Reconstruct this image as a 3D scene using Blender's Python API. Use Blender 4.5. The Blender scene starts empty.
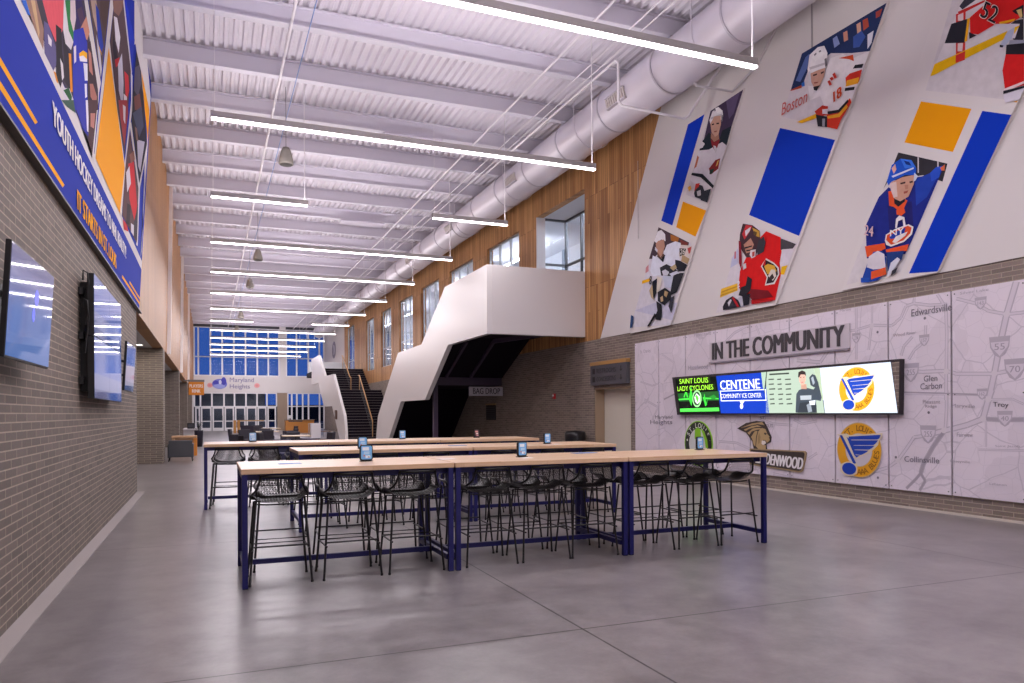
import bpy, bmesh, math, random
from mathutils import Vector, Matrix
from mathutils.geometry import tessellate_polygon

random.seed(11)
S = bpy.context.scene
C = S.collection

# ------------------------------------------------------------------ camera, world, exposure
def make_camera():
    f, roll, yaw = 741.0, math.radians(.30), math.atan(302 / 741)
    cam = bpy.data.cameras.new('camera')
    cam.sensor_fit = 'HORIZONTAL'
    cam.sensor_width = 36.0
    cam.lens = 36.0 * f / 1024
    cam.shift_y = 71.1 / 1024
    cam.clip_end = 400
    o = bpy.data.objects.new('camera', cam)
    C.objects.link(o)
    s, c = math.sin(yaw), math.cos(yaw)
    r, u, fw = Vector((c, -s, 0)), Vector((0, 0, 1)), Vector((s, c, 0))
    rc = r * math.cos(roll) - u * math.sin(roll)
    uc = r * math.sin(roll) + u * math.cos(roll)
    m = Matrix((rc, uc, -fw)).transposed().to_4x4()
    m.translation = (0, 0, 1.55)
    o.matrix_world = m
    S.camera = o
make_camera()

S.view_settings.view_transform = 'Standard'
S.view_settings.look = 'None'
S.view_settings.exposure = 0.38
S.view_settings.gamma = 1.0
S.view_settings.use_curve_mapping = False
S.cycles.use_denoising = True
S.cycles.max_bounces = 10
S.cycles.diffuse_bounces = 5
S.cycles.transparent_max_bounces = 24
S.cycles.sample_clamp_indirect = 5.0
S.cycles.sample_clamp_direct = 8.0
LAMP = 62.0           # brightness of the linear lamps' lower diffusers
LAMP_UP = 108.0        # brightness of their upper diffusers
LAMP_COL = (1.0, .93, .97)

w = bpy.data.worlds.new('dusk_sky')
S.world = w
w.use_nodes = True
nt = w.node_tree
bg = nt.nodes['Background']
tc = nt.nodes.new('ShaderNodeTexCoord')
sx = nt.nodes.new('ShaderNodeSeparateXYZ')
rp = nt.nodes.new('ShaderNodeValToRGB')
nt.links.new(tc.outputs['Generated'], sx.inputs[0])
nt.links.new(sx.outputs['Z'], rp.inputs[0])
nt.links.new(rp.outputs[0], bg.inputs[0])
rp.color_ramp.elements[0].position = 0.0
rp.color_ramp.elements[0].color = (.05, .14, .52, 1)
rp.color_ramp.elements[1].position = .35
rp.color_ramp.elements[1].color = (.025, .095, .40, 1)
bg.inputs[1].default_value = .62

# ------------------------------------------------------------------ helpers
def lin(h):
    h = h.lstrip('#')
    out = []
    for i in (0, 2, 4):
        v = int(h[i:i + 2], 16) / 255
        out.append(v / 12.92 if v <= .04045 else ((v + .055) / 1.055) ** 2.4)
    return (*out, 1)

_cache = {}
def M(h, rough=.5, metal=0.0, coat=0.0, spec=.5, bump=0.0, var=0.0, scale=20.0):
    """a plain material with a faint noise in its tone"""
    k = (h, rough, metal, coat, spec, bump, var)
    if k in _cache:
        return _cache[k]
    m = bpy.data.materials.new('paint_' + h)
    m.use_nodes = True
    n, l = m.node_tree.nodes, m.node_tree.links
    b = n['Principled BSDF']
    b.inputs['Base Color'].default_value = lin(h)
    b.inputs['Roughness'].default_value = rough
    b.inputs['Metallic'].default_value = metal
    b.inputs['Coat Weight'].default_value = coat
    b.inputs['Coat Roughness'].default_value = .08
    b.inputs['Specular IOR Level'].default_value = spec
    if var or bump:
        g = n.new('ShaderNodeNewGeometry')
        t = n.new('ShaderNodeTexNoise')
        t.inputs['Scale'].default_value = scale
        t.inputs['Detail'].default_value = 5
        l.new(g.outputs['Position'], t.inputs['Vector'])
        if var:
            x = n.new('ShaderNodeMix'); x.data_type = 'RGBA'
            c = lin(h)
            x.inputs['A'].default_value = [v * (1 - var) for v in c[:3]] + [1]
            x.inputs['B'].default_value = [min(1, v * (1 + var)) for v in c[:3]] + [1]
            l.new(t.outputs['Fac'], x.inputs['Factor'])
            l.new(x.outputs['Result'], b.inputs['Base Color'])
        if bump:
            q = n.new('ShaderNodeBump'); q.inputs['Strength'].default_value = bump
            q.inputs['Distance'].default_value = .01
            l.new(t.outputs['Fac'], q.inputs['Height']); l.new(q.outputs[0], b.inputs['Normal'])
    _cache[k] = m
    return m

def EM(h, strength, gloss=0.0):
    """a lit surface: lamp diffuser or screen"""
    k = ('em', h, strength, gloss)
    if k in _cache:
        return _cache[k]
    m = bpy.data.materials.new('lit_' + h)
    m.use_nodes = True
    b = m.node_tree.nodes['Principled BSDF']
    b.inputs['Base Color'].default_value = (.01, .01, .012, 1) if gloss else lin(h)
    b.inputs['Roughness'].default_value = .08 if gloss else .5
    b.inputs['Emission Color'].default_value = lin(h)
    b.inputs['Emission Strength'].default_value = strength
    _cache[k] = m
    return m

def planks(name, h1, h2, hdark, width, length, rough, streak=.35, seam=.012):
    """vertical boards on a wall: colour varies board by board, grain runs upright"""
    m = bpy.data.materials.new(name); m.use_nodes = True
    n, l = m.node_tree.nodes, m.node_tree.links
    b = n['Principled BSDF']; b.inputs['Roughness'].default_value = rough
    g = n.new('ShaderNodeNewGeometry'); s = n.new('ShaderNodeSeparateXYZ')
    l.new(g.outputs['Position'], s.inputs[0])
    a = n.new('ShaderNodeMath'); a.operation = 'ADD'
    l.new(s.outputs['X'], a.inputs[0]); l.new(s.outputs['Y'], a.inputs[1])
    cb = n.new('ShaderNodeCombineXYZ')
    l.new(s.outputs['Z'], cb.inputs['X']); l.new(a.outputs[0], cb.inputs['Y'])
    br = n.new('ShaderNodeTexBrick')
    l.new(cb.outputs[0], br.inputs['Vector'])
    br.inputs['Color1'].default_value = lin(h1); br.inputs['Color2'].default_value = lin(h2)
    br.inputs['Mortar'].default_value = lin(hdark)
    br.inputs['Scale'].default_value = 1; br.inputs['Brick Width'].default_value = length
    br.inputs['Row Height'].default_value = width; br.inputs['Mortar Size'].default_value = seam * width * 4
    br.inputs['Mortar Smooth'].default_value = .3; br.inputs['Bias'].default_value = -.1
    br.offset = .29; br.offset_frequency = 5
    mp = n.new('ShaderNodeMapping'); mp.inputs['Scale'].default_value = (1.1, 38, 1)
    l.new(cb.outputs[0], mp.inputs['Vector'])
    t = n.new('ShaderNodeTexNoise'); t.inputs['Scale'].default_value = 1; t.inputs['Detail'].default_value = 6
    l.new(mp.outputs[0], t.inputs['Vector'])
    r = n.new('ShaderNodeValToRGB')
    r.color_ramp.elements[0].position = .28; r.color_ramp.elements[0].color = (1 - streak, (1 - streak) * .97, (1 - streak) * .94, 1)
    r.color_ramp.elements[1].position = .6; r.color_ramp.elements[1].color = (1, 1, 1, 1)
    l.new(t.outputs['Fac'], r.inputs[0])
    x = n.new('ShaderNodeMix'); x.data_type = 'RGBA'; x.blend_type = 'MULTIPLY'; x.inputs['Factor'].default_value = 1
    l.new(br.outputs['Color'], x.inputs['A']); l.new(r.outputs[0], x.inputs['B'])
    l.new(x.outputs['Result'], b.inputs['Base Color'])
    q = n.new('ShaderNodeBump'); q.inputs['Strength'].default_value = .4; q.inputs['Distance'].default_value = .004; q.invert = True
    l.new(br.outputs['Fac'], q.inputs['Height']); l.new(q.outputs[0], b.inputs['Normal'])
    return m

def brick(name, h1, h2, hm, course=.0685, length=.30, mortar=.0075):
    m = bpy.data.materials.new(name); m.use_nodes = True
    n, l = m.node_tree.nodes, m.node_tree.links
    b = n['Principled BSDF']; b.inputs['Roughness'].default_value = .75
    b.inputs['Specular IOR Level'].default_value = .3
    g = n.new('ShaderNodeNewGeometry'); s = n.new('ShaderNodeSeparateXYZ')
    l.new(g.outputs['Position'], s.inputs[0])
    a = n.new('ShaderNodeMath'); a.operation = 'ADD'
    l.new(s.outputs['X'], a.inputs[0]); l.new(s.outputs['Y'], a.inputs[1])
    cb = n.new('ShaderNodeCombineXYZ')
    l.new(a.outputs[0], cb.inputs['X']); l.new(s.outputs['Z'], cb.inputs['Y'])
    br = n.new('ShaderNodeTexBrick')
    l.new(cb.outputs[0], br.inputs['Vector'])
    br.inputs['Color1'].default_value = lin(h1); br.inputs['Color2'].default_value = lin(h2)
    br.inputs['Mortar'].default_value = lin(hm)
    br.inputs['Scale'].default_value = 1; br.inputs['Brick Width'].default_value = length
    br.inputs['Row Height'].default_value = course; br.inputs['Mortar Size'].default_value = mortar
    br.inputs['Mortar Smooth'].default_value = .15; br.offset = .5
    t = n.new('ShaderNodeTexNoise'); t.inputs['Scale'].default_value = 60; t.inputs['Detail'].default_value = 4
    l.new(g.outputs['Position'], t.inputs['Vector'])
    x = n.new('ShaderNodeMix'); x.data_type = 'RGBA'; x.blend_type = 'OVERLAY'; x.inputs['Factor'].default_value = .35
    l.new(br.outputs['Color'], x.inputs['A']); l.new(t.outputs['Color'], x.inputs['B'])
    hs = n.new('ShaderNodeHueSaturation'); hs.inputs['Saturation'].default_value = .8
    l.new(x.outputs['Result'], hs.inputs['Color']); l.new(hs.outputs[0], b.inputs['Base Color'])
    q = n.new('ShaderNodeBump'); q.inputs['Strength'].default_value = .6; q.inputs['Distance'].default_value = .006; q.invert = True
    l.new(br.outputs['Fac'], q.inputs['Height']); l.new(q.outputs[0], b.inputs['Normal'])
    return m

def concrete():
    m = bpy.data.materials.new('polished_concrete'); m.use_nodes = True
    n, l = m.node_tree.nodes, m.node_tree.links
    b = n['Principled BSDF']
    g = n.new('ShaderNodeNewGeometry')
    def noise(sc, det, rough=.6, dist=0):
        t = n.new('ShaderNodeTexNoise'); t.inputs['Scale'].default_value = sc; t.inputs['Detail'].default_value = det
        t.inputs['Roughness'].default_value = rough; t.inputs['Distortion'].default_value = dist
        l.new(g.outputs['Position'], t.inputs['Vector']); return t
    big, mid, fine = noise(.5, 7, .6, .3), noise(3.2, 9, .7, .15), noise(45, 4)
    r = n.new('ShaderNodeValToRGB')
    r.color_ramp.elements[0].position = .36; r.color_ramp.elements[0].color = lin('605859')
    r.color_ramp.elements[1].position = .64; r.color_ramp.elements[1].color = lin('8d8586')
    a = n.new('ShaderNodeMix'); a.data_type = 'FLOAT'; a.inputs['Factor'].default_value = .5
    l.new(big.outputs['Fac'], a.inputs['A']); l.new(mid.outputs['Fac'], a.inputs['B'])
    l.new(a.outputs['Result'], r.inputs[0])
    x = n.new('ShaderNodeMix'); x.data_type = 'RGBA'; x.blend_type = 'OVERLAY'; x.inputs['Factor'].default_value = .12
    l.new(r.outputs[0], x.inputs['A']); l.new(fine.outputs['Color'], x.inputs['B'])
    mp = n.new('ShaderNodeMapping'); mp.inputs['Location'].default_value = (2.44, .18, 0)
    l.new(g.outputs['Position'], mp.inputs['Vector'])
    br = n.new('ShaderNodeTexBrick'); br.offset = 0
    br.inputs['Scale'].default_value = 1; br.inputs['Brick Width'].default_value = 4.9; br.inputs['Row Height'].default_value = 4.9
    br.inputs['Mortar Size'].default_value = .008; br.inputs['Mortar Smooth'].default_value = .2
    l.new(mp.outputs[0], br.inputs['Vector'])
    j = n.new('ShaderNodeMix'); j.data_type = 'RGBA'; j.inputs['B'].default_value = lin('2c2829')
    l.new(br.outputs['Fac'], j.inputs['Factor']); l.new(x.outputs['Result'], j.inputs['A'])
    hs = n.new('ShaderNodeHueSaturation'); hs.inputs['Saturation'].default_value = .7
    l.new(j.outputs['Result'], hs.inputs['Color'])
    l.new(hs.outputs[0], b.inputs['Base Color'])
    rr = n.new('ShaderNodeMapRange'); rr.inputs['From Min'].default_value = .3; rr.inputs['From Max'].default_value = .7
    rr.inputs['To Min'].default_value = .275; rr.inputs['To Max'].default_value = .315
    l.new(mid.outputs['Fac'], rr.inputs['Value']); l.new(rr.outputs[0], b.inputs['Roughness'])
    b.inputs['Specular IOR Level'].default_value = .55
    return m

def glass(name, tint, mixr=.0, rough=.02):
    """thin pane: mostly clear, mirrors a little, more at a slant"""
    m = bpy.data.materials.new(name); m.use_nodes = True
    n, l = m.node_tree.nodes, m.node_tree.links
    n.remove(n['Principled BSDF'])
    t = n.new('ShaderNodeBsdfTransparent'); t.inputs[0].default_value = (*tint, 1)
    gl = n.new('ShaderNodeBsdfGlossy'); gl.inputs['Roughness'].default_value = rough
    fr = n.new('ShaderNodeLayerWeight')
    pw = n.new('ShaderNodeMath'); pw.operation = 'POWER'; pw.inputs[1].default_value = 4.0
    ad = n.new('ShaderNodeMath'); ad.operation = 'MULTIPLY_ADD'; ad.inputs[1].default_value = .6; ad.inputs[2].default_value = .012 + mixr; ad.use_clamp = True
    l.new(fr.outputs['Facing'], pw.inputs[0]); l.new(pw.outputs[0], ad.inputs[0])
    x = n.new('ShaderNodeMixShader'); l.new(ad.outputs[0], x.inputs[0]); l.new(t.outputs[0], x.inputs[1]); l.new(gl.outputs[0], x.inputs[2])
    l.new(x.outputs[0], n['Material Output'].inputs[0])
    return m

def mesh_fabric():
    """black woven seat: fine upright slots that let the background through"""
    m = bpy.data.materials.new('black_wire_mesh'); m.use_nodes = True
    n, l = m.node_tree.nodes, m.node_tree.links
    b = n['Principled BSDF']; b.inputs['Base Color'].default_value = lin('17161a'); b.inputs['Roughness'].default_value = .5
    uv = n.new('ShaderNodeUVMap')
    br = n.new('ShaderNodeTexBrick'); br.offset = .5
    br.inputs['Scale'].default_value = 1; br.inputs['Brick Width'].default_value = .034; br.inputs['Row Height'].default_value = .013
    br.inputs['Mortar Size'].default_value = .0021; br.inputs['Mortar Smooth'].default_value = 0
    sp = n.new('ShaderNodeSeparateXYZ'); cb = n.new('ShaderNodeCombineXYZ')
    l.new(uv.outputs[0], sp.inputs[0]); l.new(sp.outputs['Y'], cb.inputs['X']); l.new(sp.outputs['X'], cb.inputs['Y'])
    l.new(cb.outputs[0], br.inputs['Vector'])
    l.new(br.outputs['Fac'], b.inputs['Alpha'])
    return m

class MB:
    def __init__(s):
        s.v, s.f, s.m, s.sm, s.mats, s.uv = [], [], [], [], [], {}
    def mi(s, mat):
        if mat not in s.mats: s.mats.append(mat)
        return s.mats.index(mat)
    def add(s, verts, faces, mat, smooth=False):
        o = len(s.v); i = s.mi(mat)
        s.v += [tuple(p) for p in verts]
        for f in faces:
            s.f.append([o + k for k in f]); s.m.append(i); s.sm.append(smooth)
        return s
    def box(s, x0, y0, z0, x1, y1, z1, mat):
        x0, x1 = sorted((x0, x1)); y0, y1 = sorted((y0, y1)); z0, z1 = sorted((z0, z1))
        v = [(x, y, z) for z in (z0, z1) for y in (y0, y1) for x in (x0, x1)]
        return s.add(v, [(0, 2, 3, 1), (4, 5, 7, 6), (0, 1, 5, 4), (2, 6, 7, 3), (0, 4, 6, 2), (1, 3, 7, 5)], mat)
    def ring(s, c, a, b, r, n, r2=None):
        r2 = r if r2 is None else r2
        return [c + a * (r * math.cos(2 * math.pi * k / n)) + b * (r2 * math.sin(2 * math.pi * k / n)) for k in range(n)]
    def tube(s, pts, r, mat, n=8, cap=True, radii=None):
        pts = [Vector(p) for p in pts]
        vs, fs = [], []
        up = Vector((0, 0, 1))
        prev = None
        for i, p in enumerate(pts):
            d = ((pts[min(i + 1, len(pts) - 1)] - p).normalized() + (p - pts[max(i - 1, 0)]).normalized())
            d = d.normalized() if d.length > 1e-6 else Vector((0, 0, 1))
            if prev is None:
                h = up if abs(d.z) < .9 else Vector((1, 0, 0))
                a = d.cross(h).normalized()
            else:
                a = (prev - d * prev.dot(d)).normalized()
            prev = a
            b = d.cross(a)
            rr = radii[i] if radii else r
            vs += s.ring(p, a, b, rr, n)
        for i in range(len(pts) - 1):
            for k in range(n):
                q = (k + 1) % n
                fs.append((i * n + k, i * n + q, (i + 1) * n + q, (i + 1) * n + k))
        s.add(vs, fs, mat, True)
        if cap:
            o = len(vs)
            s.add([vs[k] for k in range(n)], [tuple(reversed(range(n)))], mat)
            s.add([vs[o - n + k] for k in range(n)], [tuple(range(n))], mat)
        return s
    def beam(s, p, q, wx, wz, mat):
        """square bar from p to q: wx across, wz in the upright direction"""
        p, q = Vector(p), Vector(q); d = (q - p).normalized()
        h = Vector((0, 0, 1)) if abs(d.z) < .95 else Vector((0, 1, 0))
        a = d.cross(h).normalized(); b = a.cross(d).normalized()
        v = [e + a * (i * wx / 2) + b * (j * wz / 2) for e in (p, q) for i, j in ((-1, -1), (1, -1), (1, 1), (-1, 1))]
        return s.add(v, [(3, 2, 1, 0), (4, 5, 6, 7), (0, 1, 5, 4), (1, 2, 6, 5), (2, 3, 7, 6), (3, 0, 4, 7)], mat)
    def prism(s, poly, a0, a1, axis, mat):
        """polygon in the two other axes, pushed along axis from a0 to a1"""
        def P(u, v, a): return {'x': (a, u, v), 'y': (u, a, v), 'z': (u, v, a)}[axis]
        n = len(poly)
        v = [P(u, w_, a0) for u, w_ in poly] + [P(u, w_, a1) for u, w_ in poly]
        s.add(v, [(k, (k + 1) % n, n + (k + 1) % n, n + k) for k in range(n)], mat)
        t = tessellate_polygon([[Vector((u, w_, 0)) for u, w_ in poly]])
        s.add(v[:n], [tuple(x) for x in t], mat)
        s.add(v[n:], [tuple(x) for x in t], mat)
        return s
    def flat(s, poly, x, mat):
        """thin print on a wall that stands across X: polygon of (Y, Z)"""
        t = tessellate_polygon([[Vector((u, w_, 0)) for u, w_ in poly]])
        return s.add([(x, u, w_) for u, w_ in poly], [tuple(k) for k in t], mat)
    def lathe(s, prof, c, mat, n=20, smooth=True):
        v, f = [], []
        for r, z in prof:
            v += [(c[0] + r * math.cos(2 * math.pi * k / n), c[1] + r * math.sin(2 * math.pi * k / n), c[2] + z) for k in range(n)]
        for i in range(len(prof) - 1):
            for k in range(n):
                q = (k + 1) % n
                f.append((i * n + k, i * n + q, (i + 1) * n + q, (i + 1) * n + k))
        s.add(v, f, mat, smooth)
        if prof[0][0] > 1e-4: s.add(v[:n], [tuple(reversed(range(n)))], mat)
        if prof[-1][0] > 1e-4: s.add(v[-n:], [tuple(range(n))], mat)
        return s
    def build(s, name, parent=None, loc=None, bevel=0.0, uvs=None):
        loc = Vector(loc) if loc is not None else Vector((0, 0, 0))
        me = bpy.data.meshes.new(name)
        me.from_pydata([tuple(Vector(p) - loc) for p in s.v], [], s.f)
        for m in s.mats: me.materials.append(m)
        me.polygons.foreach_set('material_index', s.m)
        me.polygons.foreach_set('use_smooth', s.sm)
        if uvs:
            ul = me.uv_layers.new(name='weave')
            for lp in me.loops:
                ul.data[lp.index].uv = uvs[lp.vertex_index]
        me.update()
        o = bpy.data.objects.new(name, me)
        C.objects.link(o)
        o.location = loc
        if parent: o.parent = parent
        if bevel:
            b = o.modifiers.new('edge', 'BEVEL'); b.width = bevel; b.segments = 2; b.limit_method = 'ANGLE'
        return o

def tag(o, label, cat, group=None):
    o['label'] = label; o['category'] = cat
    if group: o['group'] = group
    return o
def thing(name, label, cat, loc=(0, 0, 0), rz=0.0, group=None):
    o = bpy.data.objects.new(name, None); C.objects.link(o)
    o.empty_display_size = .1
    o.location = loc; o.rotation_euler = (0, 0, rz)
    return tag(o, label, cat, group)
def struct(mb, name, **k):
    o = mb.build(name, **k); o['kind'] = 'structure'
    return o
def copy_tree(o, parent=None):
    c = o.copy(); C.objects.link(c)
    if parent: c.parent = parent
    for ch in list(o.children): copy_tree(ch, c)
    return c

_txt = {}
def text_geo(body, bold=0.0, shear=0.0):
    k = (body, bold, shear)
    if k not in _txt:
        cu = bpy.data.curves.new('lettering', 'FONT')
        cu.body = body; cu.offset = bold; cu.shear = shear; cu.resolution_u = 3
        o = bpy.data.objects.new('lettering', cu); C.objects.link(o)
        dg = bpy.context.evaluated_depsgraph_get()
        me = bpy.data.meshes.new_from_object(o.evaluated_get(dg))
        v = [(p.co.x, p.co.y) for p in me.vertices]; f = [tuple(p.vertices) for p in me.polygons]
        bpy.data.objects.remove(o); bpy.data.curves.remove(cu); bpy.data.meshes.remove(me)
        x0, x1 = min(p[0] for p in v), max(p[0] for p in v)
        y0, y1 = min(p[1] for p in v), max(p[1] for p in v)
        _txt[k] = ([((p[0] - x0) / (x1 - x0), (p[1] - y0) / (y1 - y0)) for p in v], f, (x1 - x0) / (y1 - y0))
    return _txt[k]
def text3(mb, body, bl, br, tl, mat, bold=0.0, depth=None):
    """letters filling the parallelogram bl-br-tl; depth = a vector that gives them thickness"""
    v, f, asp = text_geo(body)
    bl, br, tl = Vector(bl), Vector(br), Vector(tl)
    if bold:     # heavier strokes: the letters laid over themselves a little to either side
        e = (br - bl).normalized() * ((tl - bl).length * bold)
        g = (br - bl).cross(tl - bl).normalized() * .0005
        for k in (-1, 0, 1): text3(mb, body, bl + e * (1 + k) + g * k, br + e * (k - 1) + g * k, tl + e * (1 + k) + g * k, mat, 0, depth)
        return asp
    pts = [bl + (br - bl) * a + (tl - bl) * b for a, b in v]
    if depth is None:
        mb.add(pts, f, mat)
    else:
        d = Vector(depth); n = len(pts)
        cnt = {}
        for q in f:
            for i in range(len(q)):
                e = (q[i], q[(i + 1) % len(q)]); cnt[tuple(sorted(e))] = cnt.get(tuple(sorted(e)), []) + [e]
        side = [(a, b, b + n, a + n) for es in cnt.values() if len(es) == 1 for a, b in es]
        mb.add(pts + [p + d for p in pts], f + [tuple(k + n for k in reversed(q)) for q in f] + side, mat)
    return asp
def wall_text(mb, body, y0, y1, z0, z1, x, mat, bold=0.0, depth=0.0):
    text3(mb, body, (x, y0, z0), (x, y1, z0), (x, y0, z1), mat, bold, (depth, 0, 0) if depth else None)
def arc_text(mb, body, cy, cz, r, h, a_mid, step, x, mat, bold=.02, inward=False, sgn=-1):
    """letters round a ring on the right wall (a_mid in degrees, seen from the hall, clockwise steps)"""
    n = len(body)
    for i, ch in enumerate(body):
        if ch == ' ': continue
        a = math.radians(a_mid + (i - (n - 1) / 2) * step * (1 if inward else -1))
        rad = Vector((math.cos(a), math.sin(a))); tan = Vector((-rad.y, rad.x))
        if inward: up, rt = -rad, tan
        else: up, rt = rad, -tan
        c = rad * r
        if ch == '.':
            v, f, asp = [(.35, 0), (.65, 0), (.65, .2), (.35, .2)], [(0, 1, 2, 3)], .7
        else:
            v, f, asp = text_geo(ch, .012)
        wd = h * min(asp, 1.0)
        pts = []
        for p, q in v:
            uv = c + rt * ((p - .5) * wd) + up * ((q - .5) * h)
            pts.append((x, cy + sgn * uv.x, cz + uv.y))
        mb.add(pts, f, mat)
def disc(cy, cz, ry, rz, n=40, a0=0, a1=360):
    return [(cy + ry * math.cos(math.radians(a0 + (a1 - a0) * k / n)), cz + rz * math.sin(math.radians(a0 + (a1 - a0) * k / n))) for k in range(n + (0 if a1 - a0 == 360 else 1))]
def annulus(mb, cy, cz, r0, r1, x, mat, n=48):
    v = [(x, cy + r * math.cos(2 * math.pi * k / n), cz + r * math.sin(2 * math.pi * k / n)) for r in (r0, r1) for k in range(n)]
    mb.add(v, [(k, (k + 1) % n, n + (k + 1) % n, n + k) for k in range(n)], mat)

# ------------------------------------------------------------------ the hall
XL, XR, YB, YF = -1.36, 10.25, -12.0, 73.0
ZB, ZT = 3.63, 10.3            # top of the brick, top of the walls
DECK = 10.06

m_brick_l = brick('brick_left', '7d7066', '6e635a', 'a99885', course=.068, length=.34, mortar=.006)
m_brick_r = brick('brick_right', '8b7a6f', '75675d', 'a59585', course=.068, length=.30, mortar=.006)
m_wood_r = planks('barn_boards', 'd09c62', 'a06a38', '5e3d22', .115, 2.6, .6, .42)
m_wood_l = planks('oak_boards', 'ac7a45', '9a6b3b', '6f4b29', .14, 3.6, .55, .14, .006)
m_white = M('d9d4d2', .6, var=.02, scale=.6)
m_deck = M('e0dbe3', .45)
m_beam = M('d0ccd7', .45)
m_floor = concrete()
m_alu = M('a9abad', .35, .6)
m_alud = M('5c5e62', .4, .5)
m_navy = M('15155a', .38)
m_black = M('131216', .45)
m_dark = M('17131c', .6)

struct(MB().box(-4.6, YB, -.2, 14.7, YF + .2, 0, m_floor), 'floor')

b = MB().box(XL - .3, YB, 0, XL, 16.6, ZB, m_brick_l)
b.box(-4.4, 16.3, 0, XL - .3, 16.6, ZB, m_brick_l)
b.box(-4.6, 16.3, 0, -4.4, YF, ZB, m_brick_l)
for y in (25.7, 38.6, 52.9, 66.0):
    b.box(-4.4, y, 0, XL, y + 1.0, ZB, m_brick_l)
struct(b, 'wall_left')
struct(MB().box(XL - .3, YB, ZB + .005, XL, YF, ZT, m_wood_l), 'wall_left_upper')
struct(MB().box(-4.4, 16.6, ZB + .005, XL - .3, YF, ZB + .12, M('c9c9c9', .7)), 'ceiling_recess')
for i, (y0, z0, z1) in enumerate(((27.95, ZB, 10.0), (40.2, ZB, 10.0), (53.2, ZB, 10.0))):
    dy = (z1 - z0) * .36
    struct(MB().prism([(y0, z0), (y0 + .15, z0), (y0 + .15 + dy, z1), (y0 + dy, z1)], XL, XL + .12, 'x', M('f2eeee', .5)), 'trim_%d' % (i + 1))
struct(MB().box(XL, YB, 0, XL + .14, 16.6, .006, M('a39c99', .5)), 'baseboard_left')

b = MB()
b.box(XR, YB, 0, XR + .3, 16.85, ZB, m_brick_r)
b.box(XR, 18.87, 0, XR + .3, YF, ZB, m_brick_r)
b.box(XR, 16.85, 2.24, XR + .3, 18.87, ZB, m_brick_r)
struct(b, 'wall_right')
b = MB().box(XR - .05, YB, 0, XR, 16.85, .03, M('c6beb4', .5)).box(XR - .05, 18.87, 0, XR, 31.5, .03, M('c6beb4', .5))
struct(b, 'baseboard_right')
bz = lambda z: 18.45 - (z - ZB) * .579        # the slanting line where white plaster meets the boards
struct(MB().prism([(YB, ZB), (bz(ZB), ZB), (bz(ZT), ZT), (YB, ZT)], XR - .02, XR + .25, 'x', m_white), 'wall_right_plaster')
opens = [(19.4, 22.9, 4.75, 8.14), (24.4, 27.7, 4.5, 8.05), (29.4, 32.7, 4.5, 8.05), (34.4, 37.6, 4.5, 8.05), (39.4, 42.5, 4.5, 8.05),
         (44.6, 47.4, 4.5, 8.05), (49.7, 52.4, 4.5, 8.05), (57.0, 60.4, 4.75, 8.4)]
b = MB().prism([(bz(ZB), ZB), (19.4, ZB), (19.4, ZT), (bz(ZT), ZT)], XR, XR + .25, 'x', m_wood_r)
for i, (y0, y1, z0, z1) in enumerate(opens):
    b.box(XR, y0, ZB, XR + .25, y1, z0, m_wood_r).box(XR, y0, z1, XR + .25, y1, ZT, m_wood_r)
    y2 = opens[i + 1][0] if i + 1 < len(opens) else 61.5
    b.box(XR, y1, ZB, XR + .25, y2, ZT, m_wood_r)
struct(b, 'wall_right_upper')
struct(MB().box(XR, 61.5, ZB, XR + .25, YF, ZT, m_white), 'wall_right_far')

# door in its alcove
b = MB().box(10.56, 16.85, 0, 10.62, 18.87, 2.24, M('d8d2c4', .45))
b.box(XR + .02, 18.82, 0, 10.56, 18.868, 2.24, M('a08a72', .6)).box(XR + .02, 16.852, 0, 10.56, 16.9, 2.24, M('a08a72', .6)).box(XR + .02, 16.9, 2.2, 10.56, 18.82, 2.238, M('a08a72', .6))
d1 = struct(b, 'door_1')
h = MB().tube([(10.56, 17.02, 1.02), (10.50, 17.02, 1.02), (10.50, 17.16, 1.02)], .011, m_alu)
h.build('door_handle', d1)

# rooms beyond the upper windows
m_in = M('d3d8e0', .7)
struct(MB().box(XR + .25, 15, 4.5, 14.5, YF, 4.7, M('8a8a90', .6)), 'floor_corridor')
struct(MB().box(XR + .25, 15, 8.7, 14.5, YF, 8.8, M('dfe2e8', .7)), 'ceiling_corridor')
b = MB().box(14.5, 15, 4.5, 14.6, YF, 8.8, m_in).box(XR + .25, 14.9, 4.5, 14.6, 15, 8.8, m_in)
for k in range(9):
    b.box(14.42, 17 + k * 6.1, 4.7, 14.5, 17.25 + k * 6.1, 8.7, M('7d8795', .6))
struct(b, 'wall_corridor')
for k in range(5):
    t = thing('corridor_light', ['first', 'second', 'third', 'fourth', 'farthest'][k] + ' strip light on the corridor ceiling behind the upper windows', 'light', (12.6, 21 + 9 * k, 8.25), group='corridor strip lights')
    MB().box(-.02, -2.6, .02, .02, 2.6, .06, m_alu).tube([(0, -2, .06), (0, -2, .448)], .008, m_alu, 6).tube([(0, 2, .06), (0, 2, .448)], .008, m_alu, 6).build('housing', t)
    MB().box(-.05, -2.55, 0, .05, 2.55, .02, EM('f4f4ff', 60)).build('diffuser', t)
    MB().box(-.05, -2.55, .062, .05, 2.55, .075, EM('f4f4ff', 60)).build('uplight', t)

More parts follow.
